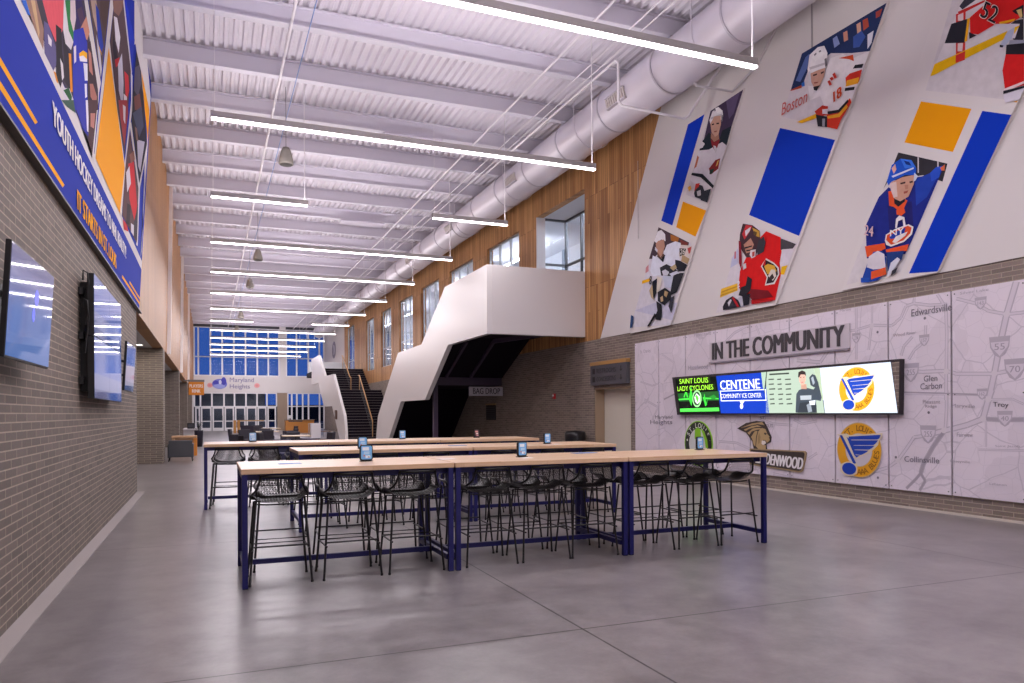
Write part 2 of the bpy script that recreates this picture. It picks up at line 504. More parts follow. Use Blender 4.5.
g_in = glass('pane_upper', (.93, .96, .98), .01)
def window_x(n, y0, y1, z0, z1, mull, x=XR + .14):
    m_, w_ = MB(), .06
    m_.box(x - .04, y0, z0, x + .04, y0 + w_, z1, m_alu).box(x - .04, y1 - w_, z0, x + .04, y1, z1, m_alu)
    m_.box(x - .04, y0, z1 - w_, x + .04, y1, z1, m_alu).box(x - .04, y0, z0, x + .04, y1, z0 + w_, m_alu)
    for k in range(1, mull + 1):
        y = y0 + (y1 - y0) * k / (mull + 1)
        m_.box(x - .04, y - .03, z0, x + .04, y + .03, z1, m_alu)
    m_.box(x - .035, y0, 5.65, x + .035, y1, 5.70, m_alu)
    o = struct(m_, 'window_%d' % n)
    MB().box(x - .006, y0 + .02, z0 + .02, x + .006, y1 - .02, z1 - .02, g_in).build('pane', o)
for n, q in enumerate(opens[1:]):
    window_x(n + 1, *q, 2 if n < 6 else 1)
# glazed bay behind the landing
b = MB()
x1, y0, y1, z0, z1 = 11.37, 19.4, 22.9, 4.7, 8.14
b.box(XR + .25, y0 - .1, z1, x1 + .1, y1 + .1, z1 + .05, M('d4d6da', .7))
b.box(XR, y1 - .06, 4.75, 10.56, y1 - .003, z1 - .003, M('d4d0d0', .5))
for y in (y0, y0 + 1.15, y0 + 2.3, y1 - .05):
    b.box(x1 - .04, y, z0, x1 + .04, y + .06, z1, m_alud)
for z in (z0, 6.55, z1 - .07):
    b.box(x1 - .04, y0, z, x1 + .04, y1, z + .07, m_alud)
    b.box(10.56, y1 - .04, z, x1, y1 + .04, z + .07, m_alud)
o = struct(b, 'window_8')
MB().box(x1 - .006, y0, z0, x1 + .006, y1, z1, g_in).box(10.56, y1 - .006, z0, x1, y1 + .006, z1, g_in).build('pane', o)

# far wall
m_far = M('dedada', .6)
m_frame = M('ececf0', .45)
b = MB().box(XL, YF, 3.52, XR + .25, YF + .25, 5.06, m_far).box(6.1, YF, 5.06, 6.67, YF + .25, ZT, m_far).box(XL - .3, YF, 9.9, XR + .25, YF + .25, ZT, m_far)
b.box(5.87, YF - .05, 0, 6.78, YF + .25, 3.52, M('9a8877', .7))
b.box(-4.6, YF, 0, XL, YF + .25, ZT, m_far)
b.box(XL, YF + .02, 9.52, 6.1, YF + .2, 9.9, M('3c3c44', .5)).box(6.67, YF + .02, 9.52, XR, YF + .2, 9.9, M('3c3c44', .5))
struct(b, 'wall_far')
g_out = glass('pane_far', (.86, .90, .96), .0, .03)
def grid_window(n, xs, zs, name='window_%d', wx=.07, y=YF + .1):
    b = MB()
    for x in xs: b.box(x - wx, y - .08, zs[0], x + wx, y + .08, zs[-1], m_frame)
    for z in zs: b.box(xs[0], y - .075, z - .045, xs[-1], y + .075, z + .045, m_frame)
    o = struct(b, name % n)
    MB().box(xs[0], y - .01, zs[0], xs[-1], y + .01, zs[-1], g_out).build('pane', o)
grid_window(9, [XL + .05, -.96, .05, 1.06, 2.07, 3.08, 4.11, 5.09, 6.06], [5.1, 6.8, 9.5])
grid_window(10, [6.71, 7.66, 8.74, 9.77, XR - .05], [5.1, 6.8, 9.5])
grid_window(11, [XL + .05, -.8, .17, 1.2, 2.1, 3.1, 4.07, 4.95, 5.83], [2.25, 3.48])
grid_window(12, [6.82, 7.2, 7.66, 8.2, 8.74, 9.77, XR - .05], [.08, 2.25, 3.48])
dx = [XL + .08, -.8, .17, 1.2, 2.1, 3.1, 4.07, 4.95, 5.8]
for i in range(8):
    x0, x1 = dx[i] + .03, dx[i + 1] - .03
    b = MB()
    for a, c in ((x0, x0 + .13), (x1 - .13, x1)): b.box(a, YF + .05, .01, c, YF + .12, 2.2, m_frame)
    for z0, z1 in ((.01, .3), (.86, .95), (2.05, 2.2)): b.box(x0, YF + .051, z0, x1, YF + .119, z1, m_frame)
    o = struct(b, 'door_%d' % (i + 2))
    MB().box(x0 + .1, YF + .08, .2, x1 - .1, YF + .09, 2.1, g_out).build('pane', o)
    MB().tube([(x1 - .1, YF + .05, .95), (x1 - .1, YF - .02, .95), (x1 - .1, YF - .02, 1.4), (x1 - .1, YF + .05, 1.4)], .012, m_alud).build('door_handle', o)
# vestibule and night outside
b = MB().box(XL, YF + 3.2, 0, 5.0, YF + 3.3, 3.6, M('5a5e6a', .6)).box(XL, YF + .3, 3.6, 6.0, YF + 3.3, 3.7, M('8d9098', .6))
struct(b, 'wall_vestibule')
for i, x in enumerate((1.0, 3.9)):
    t = thing('vestibule_light', 'small round ceiling light in the entrance vestibule, %s one seen through the far transoms' % ('left', 'right')[i], 'light', (x, YF + 1.7, 3.56), group='vestibule lights')
    MB().lathe([(.0, 0), (.16, 0), (.18, .02), (.18, .038), (0, .038)], (0, 0, 0), M('d8d8d8', .4), 16).build('housing', t)
    MB().lathe([(0, -.006), (.14, -.006), (.14, -.001), (0, -.001)], (0, 0, 0), EM('fff4e6', 90), 16).build('lens', t)
struct(MB().box(-60, YF + .25, -.25, 90, YF + 160, -.02, M('1c2026', .8)), 'ground_outside')
struct(MB().box(-60, YF + 90, 0, 90, YF + 92, 3.4, M('0c1018', .9)), 'treeline_outside')  # plain dark block standing in for the distant treeline

struct(MB().box(-4.6, YB - .2, 0, XR + .3, YB, ZT, m_white), 'wall_back')

# roof deck: trapezoid flutes that run down the hall
prof, x = [], XL - .3
while x < XR + .3:
    prof += [(x, DECK - .075), (x + .07, DECK - .075), (x + .10, DECK), (x + .17, DECK)]
    x += .2
v = [(p, y, z) for y in (YB, YF + .2) for p, z in prof]
n = len(prof)
b = MB().add(v, [(k, k + 1, n + k + 1, n + k) for k in range(n - 1)], m_deck)
b.box(XL - .3, YB, DECK + .02, XR + .3, YF + .2, DECK + .2, m_deck)
struct(b, 'ceiling')
for k in range(-11, 22):
    y = 18.42 + 2.51 * k
    b = MB().box(XL, y, 9.585, XR, y + .03, DECK - .076, m_beam)
    b.box(XL, y - .09, 9.565, XR, y + .12, 9.59, M('d3d0da', .4)).box(XL, y - .09, DECK - .102, XR, y + .12, DECK - .077, m_beam)
    struct(b, 'ceiling_beam')

# ------------------------------------------------------------------ linear pendant lights
ORD = ['first', 'second', 'third', 'fourth', 'fifth', 'sixth', 'seventh', 'eighth', 'ninth', 'tenth', 'eleventh', 'added twelfth', 'added thirteenth']
m_hous = M('b4b0ae', .35, .4)
m_dif = EM('fff3ea', LAMP)
m_up = EM('fff3ea', LAMP_UP)
for m_ in (m_dif, m_up):
    m_.node_tree.nodes['Principled BSDF'].inputs['Emission Color'].default_value = (*LAMP_COL, 1)
    m_.cycles.emission_sampling = 'FRONT'
def pendant(x0, x1, y, label):
    t = thing('pendant_light', label, 'light', ((x0 + x1) / 2, y, 6.72), group='linear pendant lights')
    h = (x1 - x0) / 2
    MB().box(-h, -.045, .0, h, .045, .075, m_hous).box(-h, -.045, .075, h, -.035, .11, m_hous).box(-h, .035, .075, h, .045, .11, m_hous).box(-h - .012, -.047, -.03, -h, .047, .11, m_hous).box(h, -.047, -.03, h + .012, .047, .11, m_hous).build('housing', t)
    ns = max(2, int(h * 4)); xs = [-h + 2 * h * i / ns for i in range(ns + 1)]
    def strip(pts, mat, nm):      # a long channel cut into short lengths
        n = len(pts); b = MB()
        b.add([(x, y_, z_) for x in xs for y_, z_ in pts], [(i * n + k, i * n + k + 1, i * n + n + k + 1, i * n + n + k) for i in range(ns) for k in range(n - 1)], mat)
        return b.build(nm, t)
    strip([(-.04, 0), (-.04, -.03), (.04, -.03), (.04, 0)], m_dif, 'diffuser')
    strip([(.034, .08), (-.034, .08)], m_up, 'uplight')
    for s in (-h + .05, h - .06):
        MB().tube([(s, 0, .08), (s, 0, 9.985 - 6.72)], .013 if s > 0 else .006, M('e2dfe2', .4), 6).lathe([(.05, 0), (.05, .03)], (s, 0, 9.955 - 6.72), m_hous, 10).build('suspension_rod', t)
for k in range(-3, 13):  # the farthest pair of rows is added to brighten the far wall
    y = 8.90 + 5.02 * k
    if k < 0:
        lab = ['pendant light nearest overhead behind the viewer, first of the lit rows', 'pendant light behind the viewer, second of the lit rows', 'pendant light overhead, just behind the viewer'][k]
        pendant(.05, 7.6, y, lab)
    elif k in (2, 7):
        a = 'third' if k == 2 else 'eighth'
        pendant(.05, 2.26, y, 'short hanging light stick over the left aisle in the %s lit row' % a)
        pendant(5.48, 7.6, y, 'short hanging light stick near the round duct in the %s lit row' % a)
    else:
        pendant(.05, 7.6, y, 'long bright linear pendant light, %s lit row counted from the camera' % ORD[k])

# recessed downlights over the left alcoves; all but the first are added unseen fill
for i, (x, y, lab) in enumerate(((-1.95, 24.6, 'small round downlight in the alcove soffit beside the nearest left brick pier'), (-3.2, 21.0, 'added unseen downlight deep in the nearest alcove soffit'), (-2.6, 31.5, 'added unseen downlight in the soffit of the second left alcove'), (-2.6, 45.5, 'added unseen downlight in the soffit of the third left alcove'), (-2.6, 59.5, 'added unseen downlight in the soffit of the farthest left alcove'))):
    t = thing('downlight', lab, 'light', (x, y, ZB), group='alcove downlights')
    MB().lathe([(.13, .004), (.13, -.010), (.105, -.010), (.105, .004)], (0, 0, 0), M('e8e8e8', .4), 20).build('trim_ring', t)
    MB().lathe([(0, -.004), (.10, -.004), (.10, .003), (0, .003)], (0, 0, 0), EM('fff2e4', 170), 20).build('lens', t)

# cone pendant speakers
for i, y in enumerate((19.9, 32.0, 38.6, 50.0, 57.5)):
    z = 8.2 - .012 * (y - 19.9)
    t = thing('pendant_speaker', 'grey bell-shaped pendant speaker, %s along the hall from the camera' % ['nearest', 'second', 'third', 'fourth', 'farthest'][i], 'speaker', (1.85, y, z), group='pendant speakers')
    MB().lathe([(.0, -.22), (.175, -.22), (.19, -.20), (.18, -.09), (.12, .14), (.08, .22), (.0, .23)], (0, 0, 0), M('8d8880', .6), 20).build('shell', t)
    MB().lathe([(.0, -.232), (.15, -.232), (.16, -.221)], (0, 0, 0), M('4a4744', .8), 20).build('speaker_cone', t)
    MB().tube([(0, 0, .22), (0, 0, 9.986 - z)], .008, M('6b6a70', .5), 5).build('suspension_cable', t)

# round duct
DX, DZ, DR = 9.28, 8.97, .535
m_duct = M('d6d1da', .3, .15)
t = thing('ventilation_duct', 'big round white ventilation duct running high along the right wall', 'duct', (DX, 30, DZ))
b = MB().tube([(0, YB - 30, 0), (0, 39.5, 0)], DR, m_duct, 40)
b.build('duct_tube', t)
for k in range(34):
    y = -10 + k * 2.35
    if y > 69: break
    b = MB(); a = Vector((1, 0, 0)); c = Vector((0, 0, 1))
    for yy, r in ((0, DR + .002), (.005, DR + .02), (.05, DR + .02), (.055, DR + .002)): b.v += b.ring(Vector((0, y + yy - 30, 0)), a, c, r, 40)
    i = b.mi(M('bdb8c2', .35, .3))
    for s_ in range(3):
        for q in range(40):
            b.f.append([s_ * 40 + q, s_ * 40 + (q + 1) % 40, s_ * 40 + 40 + (q + 1) % 40, s_ * 40 + 40 + q]); b.m.append(i); b.sm.append(False)
    b.build('flange_ring', t)
for y in (9.6, 15.0, 21.5, 28, 34.5, 41, 47.5):
    ang = math.radians(195)
    nx, nz = math.cos(ang), math.sin(ang)
    b = MB(); cc = Vector((nx * (DR + .03), y - 30, nz * (DR + .03))); tn = Vector((-nz, 0, nx))
    b.beam(cc + Vector((0, -.40, 0)) + tn * .12, cc + Vector((0, .40, 0)) + tn * .12, .09, .02, m_duct).beam(cc + Vector((0, -.40, 0)) - tn * .12, cc + Vector((0, .40, 0)) - tn * .12, .09, .02, m_duct)
    for s_ in range(9):
        yy = -.38 + s_ * .095
        b.beam(cc + Vector((0, yy, 0)) - tn * .13, cc + Vector((0, yy, 0)) + tn * .13, .02, .06, M('bfb6b2', .5))
    b.build('air_register', t)
for k in range(13):
    y = 2.0 + 5.02 * k
    b = MB().tube([(-.56, y - 30, 9.57 - DZ), (-.56, y - 30, 0)], .012, m_duct, 6)
    b.v, b.f, b.m, b.sm = b.v, b.f, b.m, b.sm
    pts = [(.56 * math.cos(math.radians(a)), y - 30, .56 * math.sin(math.radians(a))) for a in range(180, 361, 15)] + [(.56, y - 30, 9.57 - DZ)]
    b.tube(pts, .012, m_duct, 6)
    b.build('hanger_strap', t)

# pipes under the beams
def pipe(name, label, pts, r, mat, cat='pipe'):
    b = MB().tube(pts, r, mat, 8)
    return tag(b.build(name), label, cat)
m_pipe = M('e6e2e6', .4)
for nm, lab, x, r, z, mt in (('sprinkler_pipe', 'white sprinkler pipe running the length of the ceiling above the pendant speakers', 1.58, .032, 9.53, m_pipe),
                             ('conduit', 'thin blue cable conduit beside the left sprinkler pipe', 1.95, .012, 9.54, M('7d95c4', .5)),
                             ('sprinkler_pipe', 'white pipe on the ceiling well left of the round duct', 7.3, .028, 9.53, m_pipe),
                             ('conduit', 'thin white conduit, left one of the pair beside the round duct', 8.15, .018, 9.54, m_pipe),
                             ('conduit', 'thin white conduit, right one of the pair beside the round duct', 8.42, .016, 9.54, m_pipe)):
    pipe(nm, lab, [(x, YB + .05, z), (x, YF - .5, z)], r, mt)
pipe('conduit', 'white conduit bending down round the duct to the plaster wall', [(8.0, 22, 9.0), (8.0, 13.7, 9.0), (8.0, 13.6, 8.9), (8.0, 13.6, 8.1), (8.08, 13.6, 8.02), (9.65, 13.6, 7.97), (9.72, 13.55, 8.02), (10.2, 13.0, 9.0)], .03, m_pipe)
pipe('conduit', 'grey bent conduit under the duct above the narrow blue stripe', [(9.3, 12.75, 8.36), (9.35, 12.75, 8.3), (10.15, 12.6, 8.24), (10.2, 11.9, 8.5), (10.2, 11.0, 9.3)], .026, M('c9c4c8', .4))
pipe('wire', 'thin upright wire conduit on plaster above the middle banner', [(10.21, 10.45, 8.1), (10.21, 10.45, 9.5)], .012, M('a9a4a8', .5), 'conduit')
pipe('wire', 'thin upright wire conduit on plaster beside the narrow blue stripe', [(10.21, 16.4, 6.0), (10.21, 16.4, 8.0)], .006, M('b9b4b4', .5), 'conduit')
for i, (xa, xb, y, lab) in enumerate(((4.6, 6.3, 21.0, 'pale flat panel heater hung between ceiling beams, nearer one'), (5.0, 6.8, 31.0, 'pale flat panel heater hung between ceiling beams, farther one'))):
    t = thing('ceiling_panel', lab, 'panel', ((xa + xb) / 2, y, 9.45), group='ceiling panels')
    MB().box(-(xb - xa) / 2, -.3, 0, (xb - xa) / 2, .3, .06, M('c9c2d0', .4)).build('panel_body', t, bevel=.01)
    MB().tube([(-.6, 0, .06), (-.6, 0, .14)], .02, m_alu, 6).tube([(.6, 0, .06), (.6, 0, .14)], .02, m_alu, 6).build('bracket', t)

# ------------------------------------------------------------------ stairs
m_gloss = M('dcd8d7', .3, spec=.35)
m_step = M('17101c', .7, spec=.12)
m_nose = M('857d7c', .5)
m_cap = M('c79a63', .45)
XS = 7.17
def stair(label, fy):
    """fy maps the distance u from the foot of the stair to the hall's Y; X and Z are shared"""
    t = thing('staircase', label, 'staircase', (8.7, fy(5.5), 0))
    oy = fy(5.5)
    def pl(mb, poly, x0, x1, mat): mb.prism([(fy(u) - oy, z) for u, z in poly], x0 - 8.7, x1 - 8.7, 'x', mat)
    out = [(0, 0), (.06, .55), (.47, 1.43), (4.45, 4.03), (8.1, 4.06), (11.05, 5.69), (15.05, 5.69), (15.05, 3.76), (11.35, 3.76), (8.55, 2.03), (4.92, 2.03), (2.05, 0)]
    b = MB(); pl(b, out, XS, XS + .16, m_gloss); b.build('side_panel', t, bevel=.006)
    # flights
    def flight(u0, z0, u1, z1, n, nm):
        b = MB(); go, ri = (u1 - u0) / n, (z1 - z0) / n
        poly = [(u0, z0)]
        for k in range(n):
            poly += [(u0 + k * go, z0 + (k + 1) * ri), (u0 + (k + 1) * go, z0 + (k + 1) * ri)]
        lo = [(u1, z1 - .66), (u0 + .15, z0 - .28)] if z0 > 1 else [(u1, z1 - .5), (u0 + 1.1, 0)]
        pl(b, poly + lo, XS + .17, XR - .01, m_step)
        for k in range(n):
            u = u0 + k * go
            pl(b, [(u - .006, z0 + (k + 1) * ri - .012), (u + .03, z0 + (k + 1) * ri - .012), (u + .03, z0 + (k + 1) * ri + .004), (u - .006, z0 + (k + 1) * ri + .004)], XS + .2, XR - .05, m_nose)
        b.build(nm, t)
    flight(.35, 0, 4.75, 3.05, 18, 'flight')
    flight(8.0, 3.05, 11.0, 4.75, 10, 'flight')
    b = MB(); pl(b, [(4.75, 3.05), (8.0, 3.05), (8.15, 2.57), (4.75, 2.55)], XS + .17, XR - .01, m_step)
    pl(b, [(11.0, 4.75), (15.0, 4.75), (15.0, 4.06), (11.0, 4.06)], XS + .17, XR - .01, m_step)
    b.build('landing', t)
    # handrails down the middle
    for pts in ([(.55, 1.05), (.55, 1.1), (4.6, 3.98), (5.1, 4.0)], [(7.7, 4.0), (8.1, 4.05), (11.0, 5.7), (11.4, 5.72)]):
        b = MB()
        b.tube([(8.85 - 8.7, fy(u) - oy, z) for u, z in pts], .032, m_cap, 8)
        r_ = b.build('handrail', t)
        b = MB()
        for u, z in (pts[0], pts[2]):
            b.tube([(8.85 - 8.7, fy(u) - oy, z - 1.0), (8.85 - 8.7, fy(u) - oy, z)], .022, m_cap, 8)
        for d in (.25, .5, .75):
            b.tube([(8.85 - 8.7, fy(u) - oy, z - d) for u, z in pts[1:3]], .008, m_alud, 6)
        b.build('baluster', r_)
    return t
s1 = stair('white-sided staircase with dark underside rising toward the camera over the bag drop', lambda u: 34.44 - u)
b = MB().box(XS + .162 - 8.7, 19.39 - (34.44 - 5.5), 3.76, XR - 8.702, 19.55 - (34.44 - 5.5), 5.69, M('d6d2d1', .4))
b.build('front_panel', s1, bevel=.006)
m_steel = M('43354c', .5)
b = MB().box(7.56 - 8.7, 26.1 - 28.94, 0, 7.72 - 8.7, 26.26 - 28.94, 2.57, m_steel)
b.build('support_column', s1)
b = MB().box(7.40 - 8.7, 26.05 - 28.94, 2.575, 10.2 - 8.7, 26.28 - 28.94, 2.86, m_steel)
for x in (8.0, 8.95):
    b.beam((x - 8.7, 26.0 - 28.94, 2.9), (x - 8.7, 23.6 - 28.94, 3.98), .1, .14, m_steel)
b.beam((8.95 - 8.7, 23.6 - 28.94, 3.98), (9.9 - 8.7, 19.8 - 28.94, 3.98), .1, .14, m_steel)
b.build('support_beam', s1)
s2 = stair('farther white-sided staircase climbing away to the upper landing', lambda u: 42.9 + u)
b = MB().box(7.34 - 8.7, 61.0 - 48.4, 4.75, XR - 8.702, 61.1 - 48.4, 5.7, M('d3d3d6', .3))
b.build('landing_panel', s2)
b = MB().box(XS - 8.7, 57.9 - 48.4, 4.4, XR - 8.71, 61.1 - 48.4, 4.74, m_step); b.build('landing', s2)

# bag drop sign on the brick under the stair
t = thing('bag_drop_sign', 'grey BAG DROP sign hanging under the staircase', 'sign', (9.55, 26.0, 2.35))
MB().box(-.67, -.02, -.17, .67, .02, .17, M('b5afb7', .5)).build('board', t)
b = MB(); text3(b, 'BAG DROP', (-.52, -.024, -.10), (.56, -.024, -.10), (-.52, -.024, .12), M('2a262c', .5), .02); b.build('lettering', t)
b = MB().tube([(-.6, 0, .17), (-.6, 0, .23)], .01, m_alud, 6).tube([(.6, 0, .17), (.6, 0, .23)], .01, m_alud, 6); b.build('hanger', t)

# ------------------------------------------------------------------ bar tables and stools
m_block = planks('butcher_block', 'd6ab80', 'c99c70', 'b0855c', .045, 1.1, .3, .12, .004)
def block_mat():
    """edge-glued strips along the table, seen from above and on the edge"""
    m = bpy.data.materials.new('butcher_block_top'); m.use_nodes = True
    n, l = m.node_tree.nodes, m.node_tree.links
    b = n['Principled BSDF']; b.inputs['Roughness'].default_value = .28
    g = n.new('ShaderNodeNewGeometry'); s = n.new('ShaderNodeSeparateXYZ'); l.new(g.outputs['Position'], s.inputs[0])
    a = n.new('ShaderNodeMath'); a.operation = 'ADD'; l.new(s.outputs['Y'], a.inputs[0]); l.new(s.outputs['Z'], a.inputs[1])
    cb = n.new('ShaderNodeCombineXYZ'); l.new(s.outputs['X'], cb.inputs['X']); l.new(a.outputs[0], cb.inputs['Y'])
    br = n.new('ShaderNodeTexBrick'); l.new(cb.outputs[0], br.inputs['Vector']); br.offset = .43; br.offset_frequency = 3
    br.inputs['Color1'].default_value = lin('e2c3a3'); br.inputs['Color2'].default_value = lin('d6b18c'); br.inputs['Mortar'].default_value = lin('c09a76')
    br.inputs['Scale'].default_value = 1; br.inputs['Brick Width'].default_value = .9; br.inputs['Row Height'].default_value = .042
    br.inputs['Mortar Size'].default_value = .0012
    l.new(br.outputs['Color'], b.inputs['Base Color'])
    return m
m_top = block_mat()

def bar_table(x0, x1, y0, y1, label):
    cx, cy = (x0 + x1) / 2, (y0 + y1) / 2
    t = thing('bar_table', label, 'table', (cx, cy, 0), group='navy-legged bar tables')
    hx, hy = (x1 - x0) / 2, (y1 - y0) / 2
    MB().box(-hx, -hy, 1.015, hx, hy, 1.062, m_top).build('tabletop', t, bevel=.004)
    b = MB(); e = .035
    for s in (-1, 1):
        b.box(-hx + .02, s * (hy - .12) - .02, .955, hx - .02, s * (hy - .12) + .02, 1.013, m_navy)
        b.box(s * (hx - e) - .02, -hy + .141, .955, s * (hx - e) + .02, hy - .141, 1.013, m_navy)
    b.build('apron', t)
    for sx_ in (-1, 1):
        for sy_ in (-1, 1):
            x, y = sx_ * (hx - .03), sy_ * (hy - .03)
            MB().box(x - .024, y - .024, .006, x + .024, y + .024, 1.013, m_navy).box(x - .022, y - .022, 0, x + .022, y + .022, .006, m_black).build('leg', t)
        b = MB().box(sx_ * (hx - .04) - .02, -hy + .073, .11, sx_ * (hx - .04) + .02, hy - .073, .16, m_navy)
        b.build('end_rail', t)
    MB().box(-hx + .061, -.02, .11, hx - .061, .02, .16, m_navy).build('stretcher', t)
    return t

ROWS = {'front': ([(.25, 2.21), (2.225, 4.175), (4.19, 6.06)], 6.93, 8.09),
        'middle': ([(1.06, 3.46), (3.475, 5.80)], 9.97, 11.15),
        'back': ([(-.1, 1.87), (1.885, 3.86), (3.875, 5.84)], 12.95, 14.15)}
for r, (us, y0, y1) in ROWS.items():
    for i, (a, c) in enumerate(us):
        nm = (['left', 'middle', 'right'] if len(us) == 3 else ['left', 'right'])[i]
        bar_table(a, c, y0, y1, '%s table of the %s row of long wood-topped navy bar tables' % (nm, r))

m_mesh = mesh_fabric()
m_rod = M('1b1a1e', .4)
def make_stool():
    t = thing('bar_stool', 'stool', 'stool', (0, 0, 0), group='black mesh bar stools')
    # bucket: a sheet that runs from the front lip over the seat and up the low back, with raised sides
    nu, nv = 13, 15
    prof = [(.20, .735), (.17, .742), (.10, .738), (.02, .732), (-.06, .730), (-.13, .734), (-.19, .752), (-.235, .79), (-.27, .835), (-.30, .90), (-.33, .990)]
    def at(v):
        f = v * (len(prof) - 1); i = min(int(f), len(prof) - 2); k = f - i
        return (prof[i][0] + (prof[i + 1][0] - prof[i][0]) * k, prof[i][1] + (prof[i + 1][1] - prof[i][1]) * k)
    vs, uv = [], []
    for j in range(nv):
        v = j / (nv - 1); y, z = at(v)
        hw = .245 if v < .55 else .245 - (v - .55) / .45 * .07
        for i in range(nu):
            u = -1 + 2 * i / (nu - 1)
            rise = max(0, abs(u) - .55) / .45
            lift = .075 * rise ** 1.6 * (1 if v < .6 else (1 - v) / .4) * min(1, v * 4 + .15)
            fwd = .06 * rise ** 1.5 * max(0, (v - .55) / .45)
            vs.append((u * hw, y + fwd, z + lift)); uv.append((u * hw, v * .62))
    fs = [(j * nu + i, j * nu + i + 1, (j + 1) * nu + i + 1, (j + 1) * nu + i) for j in range(nv - 1) for i in range(nu - 1)]
    k = 6 * (nu - 1)
    MB().add(vs[:7 * nu], fs[:k], m_rod, True).build('seat', t)
    b = MB().add(vs[6 * nu:], [tuple(q - 6 * nu for q in f) for f in fs[k:]], m_mesh, True)
    b.build('backrest', t, uvs=uv[6 * nu:])
    rim = [vs[i] for i in range(nu)] + [vs[j * nu + nu - 1] for j in range(1, nv)] + [vs[(nv - 1) * nu + i] for i in range(nu - 2, -1, -1)] + [vs[j * nu] for j in range(nv - 2, -1, -1)]
    b = MB().tube(rim + [rim[0]], .0115, m_rod, 6, cap=False)
    b.build('rim', t)
    b = MB()
    b.tube([(0, -.13, .716), (0, .12, .716)], .008, m_rod, 6)
    for y in (-.13, .12):
        b.tube([(-.215, y, .725), (-.12, y, .716), (.12, y, .716), (.215, y, .725)], .008, m_rod, 6)
    b.build('seat_frame', t)
    for sx_ in (-1, 1):
        for sy_ in (-1, 1):
            b = MB().tube([(sx_ * .215, sy_ * .15 if sy_ > 0 else -.16, .722 if sy_ > 0 else .74), (sx_ * .272, .205 if sy_ > 0 else -.245, .008)], .0105, m_rod, 8)
            b.lathe([(.013, 0), (.014, .018), (.011, .02)], (sx_ * .272, .205 if sy_ > 0 else -.245, 0), m_black, 8)
            b.build('leg', t)
    b = MB(); z = .315
    kx = .215 + (.722 - z) / .714 * .057; ky = .16 + (.74 - z) / .732 * .085; kr = .15 + (.722 - z) / .714 * .055
    b.tube([(-kx, -ky - .05, z + .0), (-kx, kr, z), (kx, kr, z), (kx, -ky - .05, z)], .0085, m_rod, 6)
    b.tube([(-kx, -ky, z + .03), (kx, -ky, z + .03)], .0085, m_rod, 6)
    b.build('footrest', t)
    return t
proto = make_stool(); used = []
def stool(x, y, rz, label):
    o = proto if not used else copy_tree(proto)
    used.append(o)
    o.location = (x, y, 0); o.rotation_euler = (0, 0, rz); o['label'] = label
def row_of(xs, y, far, row, jit):
    for i, x in enumerate(xs):
        rz = (math.pi if far else 0) + random.uniform(-jit, jit)
        stool(x, y + random.uniform(-.007, .007), rz, 'black mesh bar stool, %s side of the %s table row, %s from its left end' % ('far' if far else 'near', row, ORD[i]))
row_of([.595, 1.235, 1.86, 2.65, 3.25, 3.83, 4.56, 5.15, 5.73], 7.27, False, 'front', .04)
row_of([.66, 1.27, 1.86, 2.62, 3.22, 3.82, 4.55, 5.12, 5.71], 7.86, True, 'front', .06)
row_of([1.42, 2.20, 2.95, 3.96, 4.74, 5.43], 10.315, False, 'middle', .05)
row_of([1.40, 2.12, 3.02, 3.93, 4.68, 5.41], 10.90, True, 'middle', .07)
row_of([.27, .86, 1.50, 2.28, 2.90, 3.48, 4.28, 4.90, 5.47], 13.305, False, 'back', .05)
row_of([.32, .90, 1.50, 2.30, 2.88, 3.46, 4.26, 4.86, 5.44], 13.88, True, 'back', .07)

# table-top signs, cards and papers
TOP = 1.0622
m_blue = M('5aa0e0', .35)
def table_sign(x, y, rz, label, cols, k=1.0):
    t = thing('table_sign', label, 'sign', (x, y, TOP), rz, group='table-top signs')
    hw, h = .066 * k, .168 * k
    def rr(w_, h0, h1, r):
        p = []
        for cx, cz, a0 in ((w_ - r, h0 + r, -90), (w_ - r, h1 - r, 0), (-w_ + r, h1 - r, 90), (-w_ + r, h0 + r, 180)):
            p += [(cx + r * math.cos(math.radians(a0 + a)), cz + r * math.sin(math.radians(a0 + a))) for a in (0, 30, 60, 90)]
        return p
    MB().prism(rr(hw, .006, h, .022), -.012, .012, 'y', m_black).build('holder', t)
    MB().box(-hw * .96, -.03, 0, hw * .96, .03, .007, m_black).build('base', t)
    b = MB()
    for s in (-1, 1):
        b.prism(rr(hw * .86, .02, h * .94, .016), s * .0125, s * .0138, 'y', M(cols[0], .35))
        for (x0, z0, x1, z1, c) in ((-.8, .66, .5, .86, cols[1]), (-.5, .42, .6, .6, cols[2]), (-.2, .2, .75, .36, cols[1]), (-.62, .3, -.3, .4, cols[3]), (.3, .2, .62, .3, cols[3])):
            b.box(x0 * hw * .8, s * .0138, z0 * h, x1 * hw * .8, s * .0144, z1 * h, M(c, .4))
    b.build('print', t)
BL = ('74b8f2', 'e4f1fc', 'a9d3f6', 'cf8a80')
table_sign(1.47, 7.55, .12, 'black-framed blue table sign on the left front bar table', BL)
table_sign(3.17, 7.50, .35, 'black-framed blue table sign on the middle front bar table', BL)
table_sign(5.78, 7.85, .30, 'black-framed blue table sign on the right front bar table', BL)
table_sign(1.94, 10.22, .15, 'black-framed blue table sign on the left middle-row table', BL)
table_sign(4.84, 10.44, .30, 'black-framed blue table sign on the right middle-row table', BL)
table_sign(.69, 13.75, .10, 'pale blue table sign near the left end of the back row', ('9cc8f0', 'd9ecfb', 'b6d8f6', '9fb6d6'))
table_sign(3.35, 13.70, .2, 'black-framed blue table sign halfway along the back row', BL)
table_sign(4.83, 13.70, .3, 'dark table sign with a pink print on the back row', ('3a3038', 'd9a3a0', 'ead4d2', 'b35c5c'), .95)
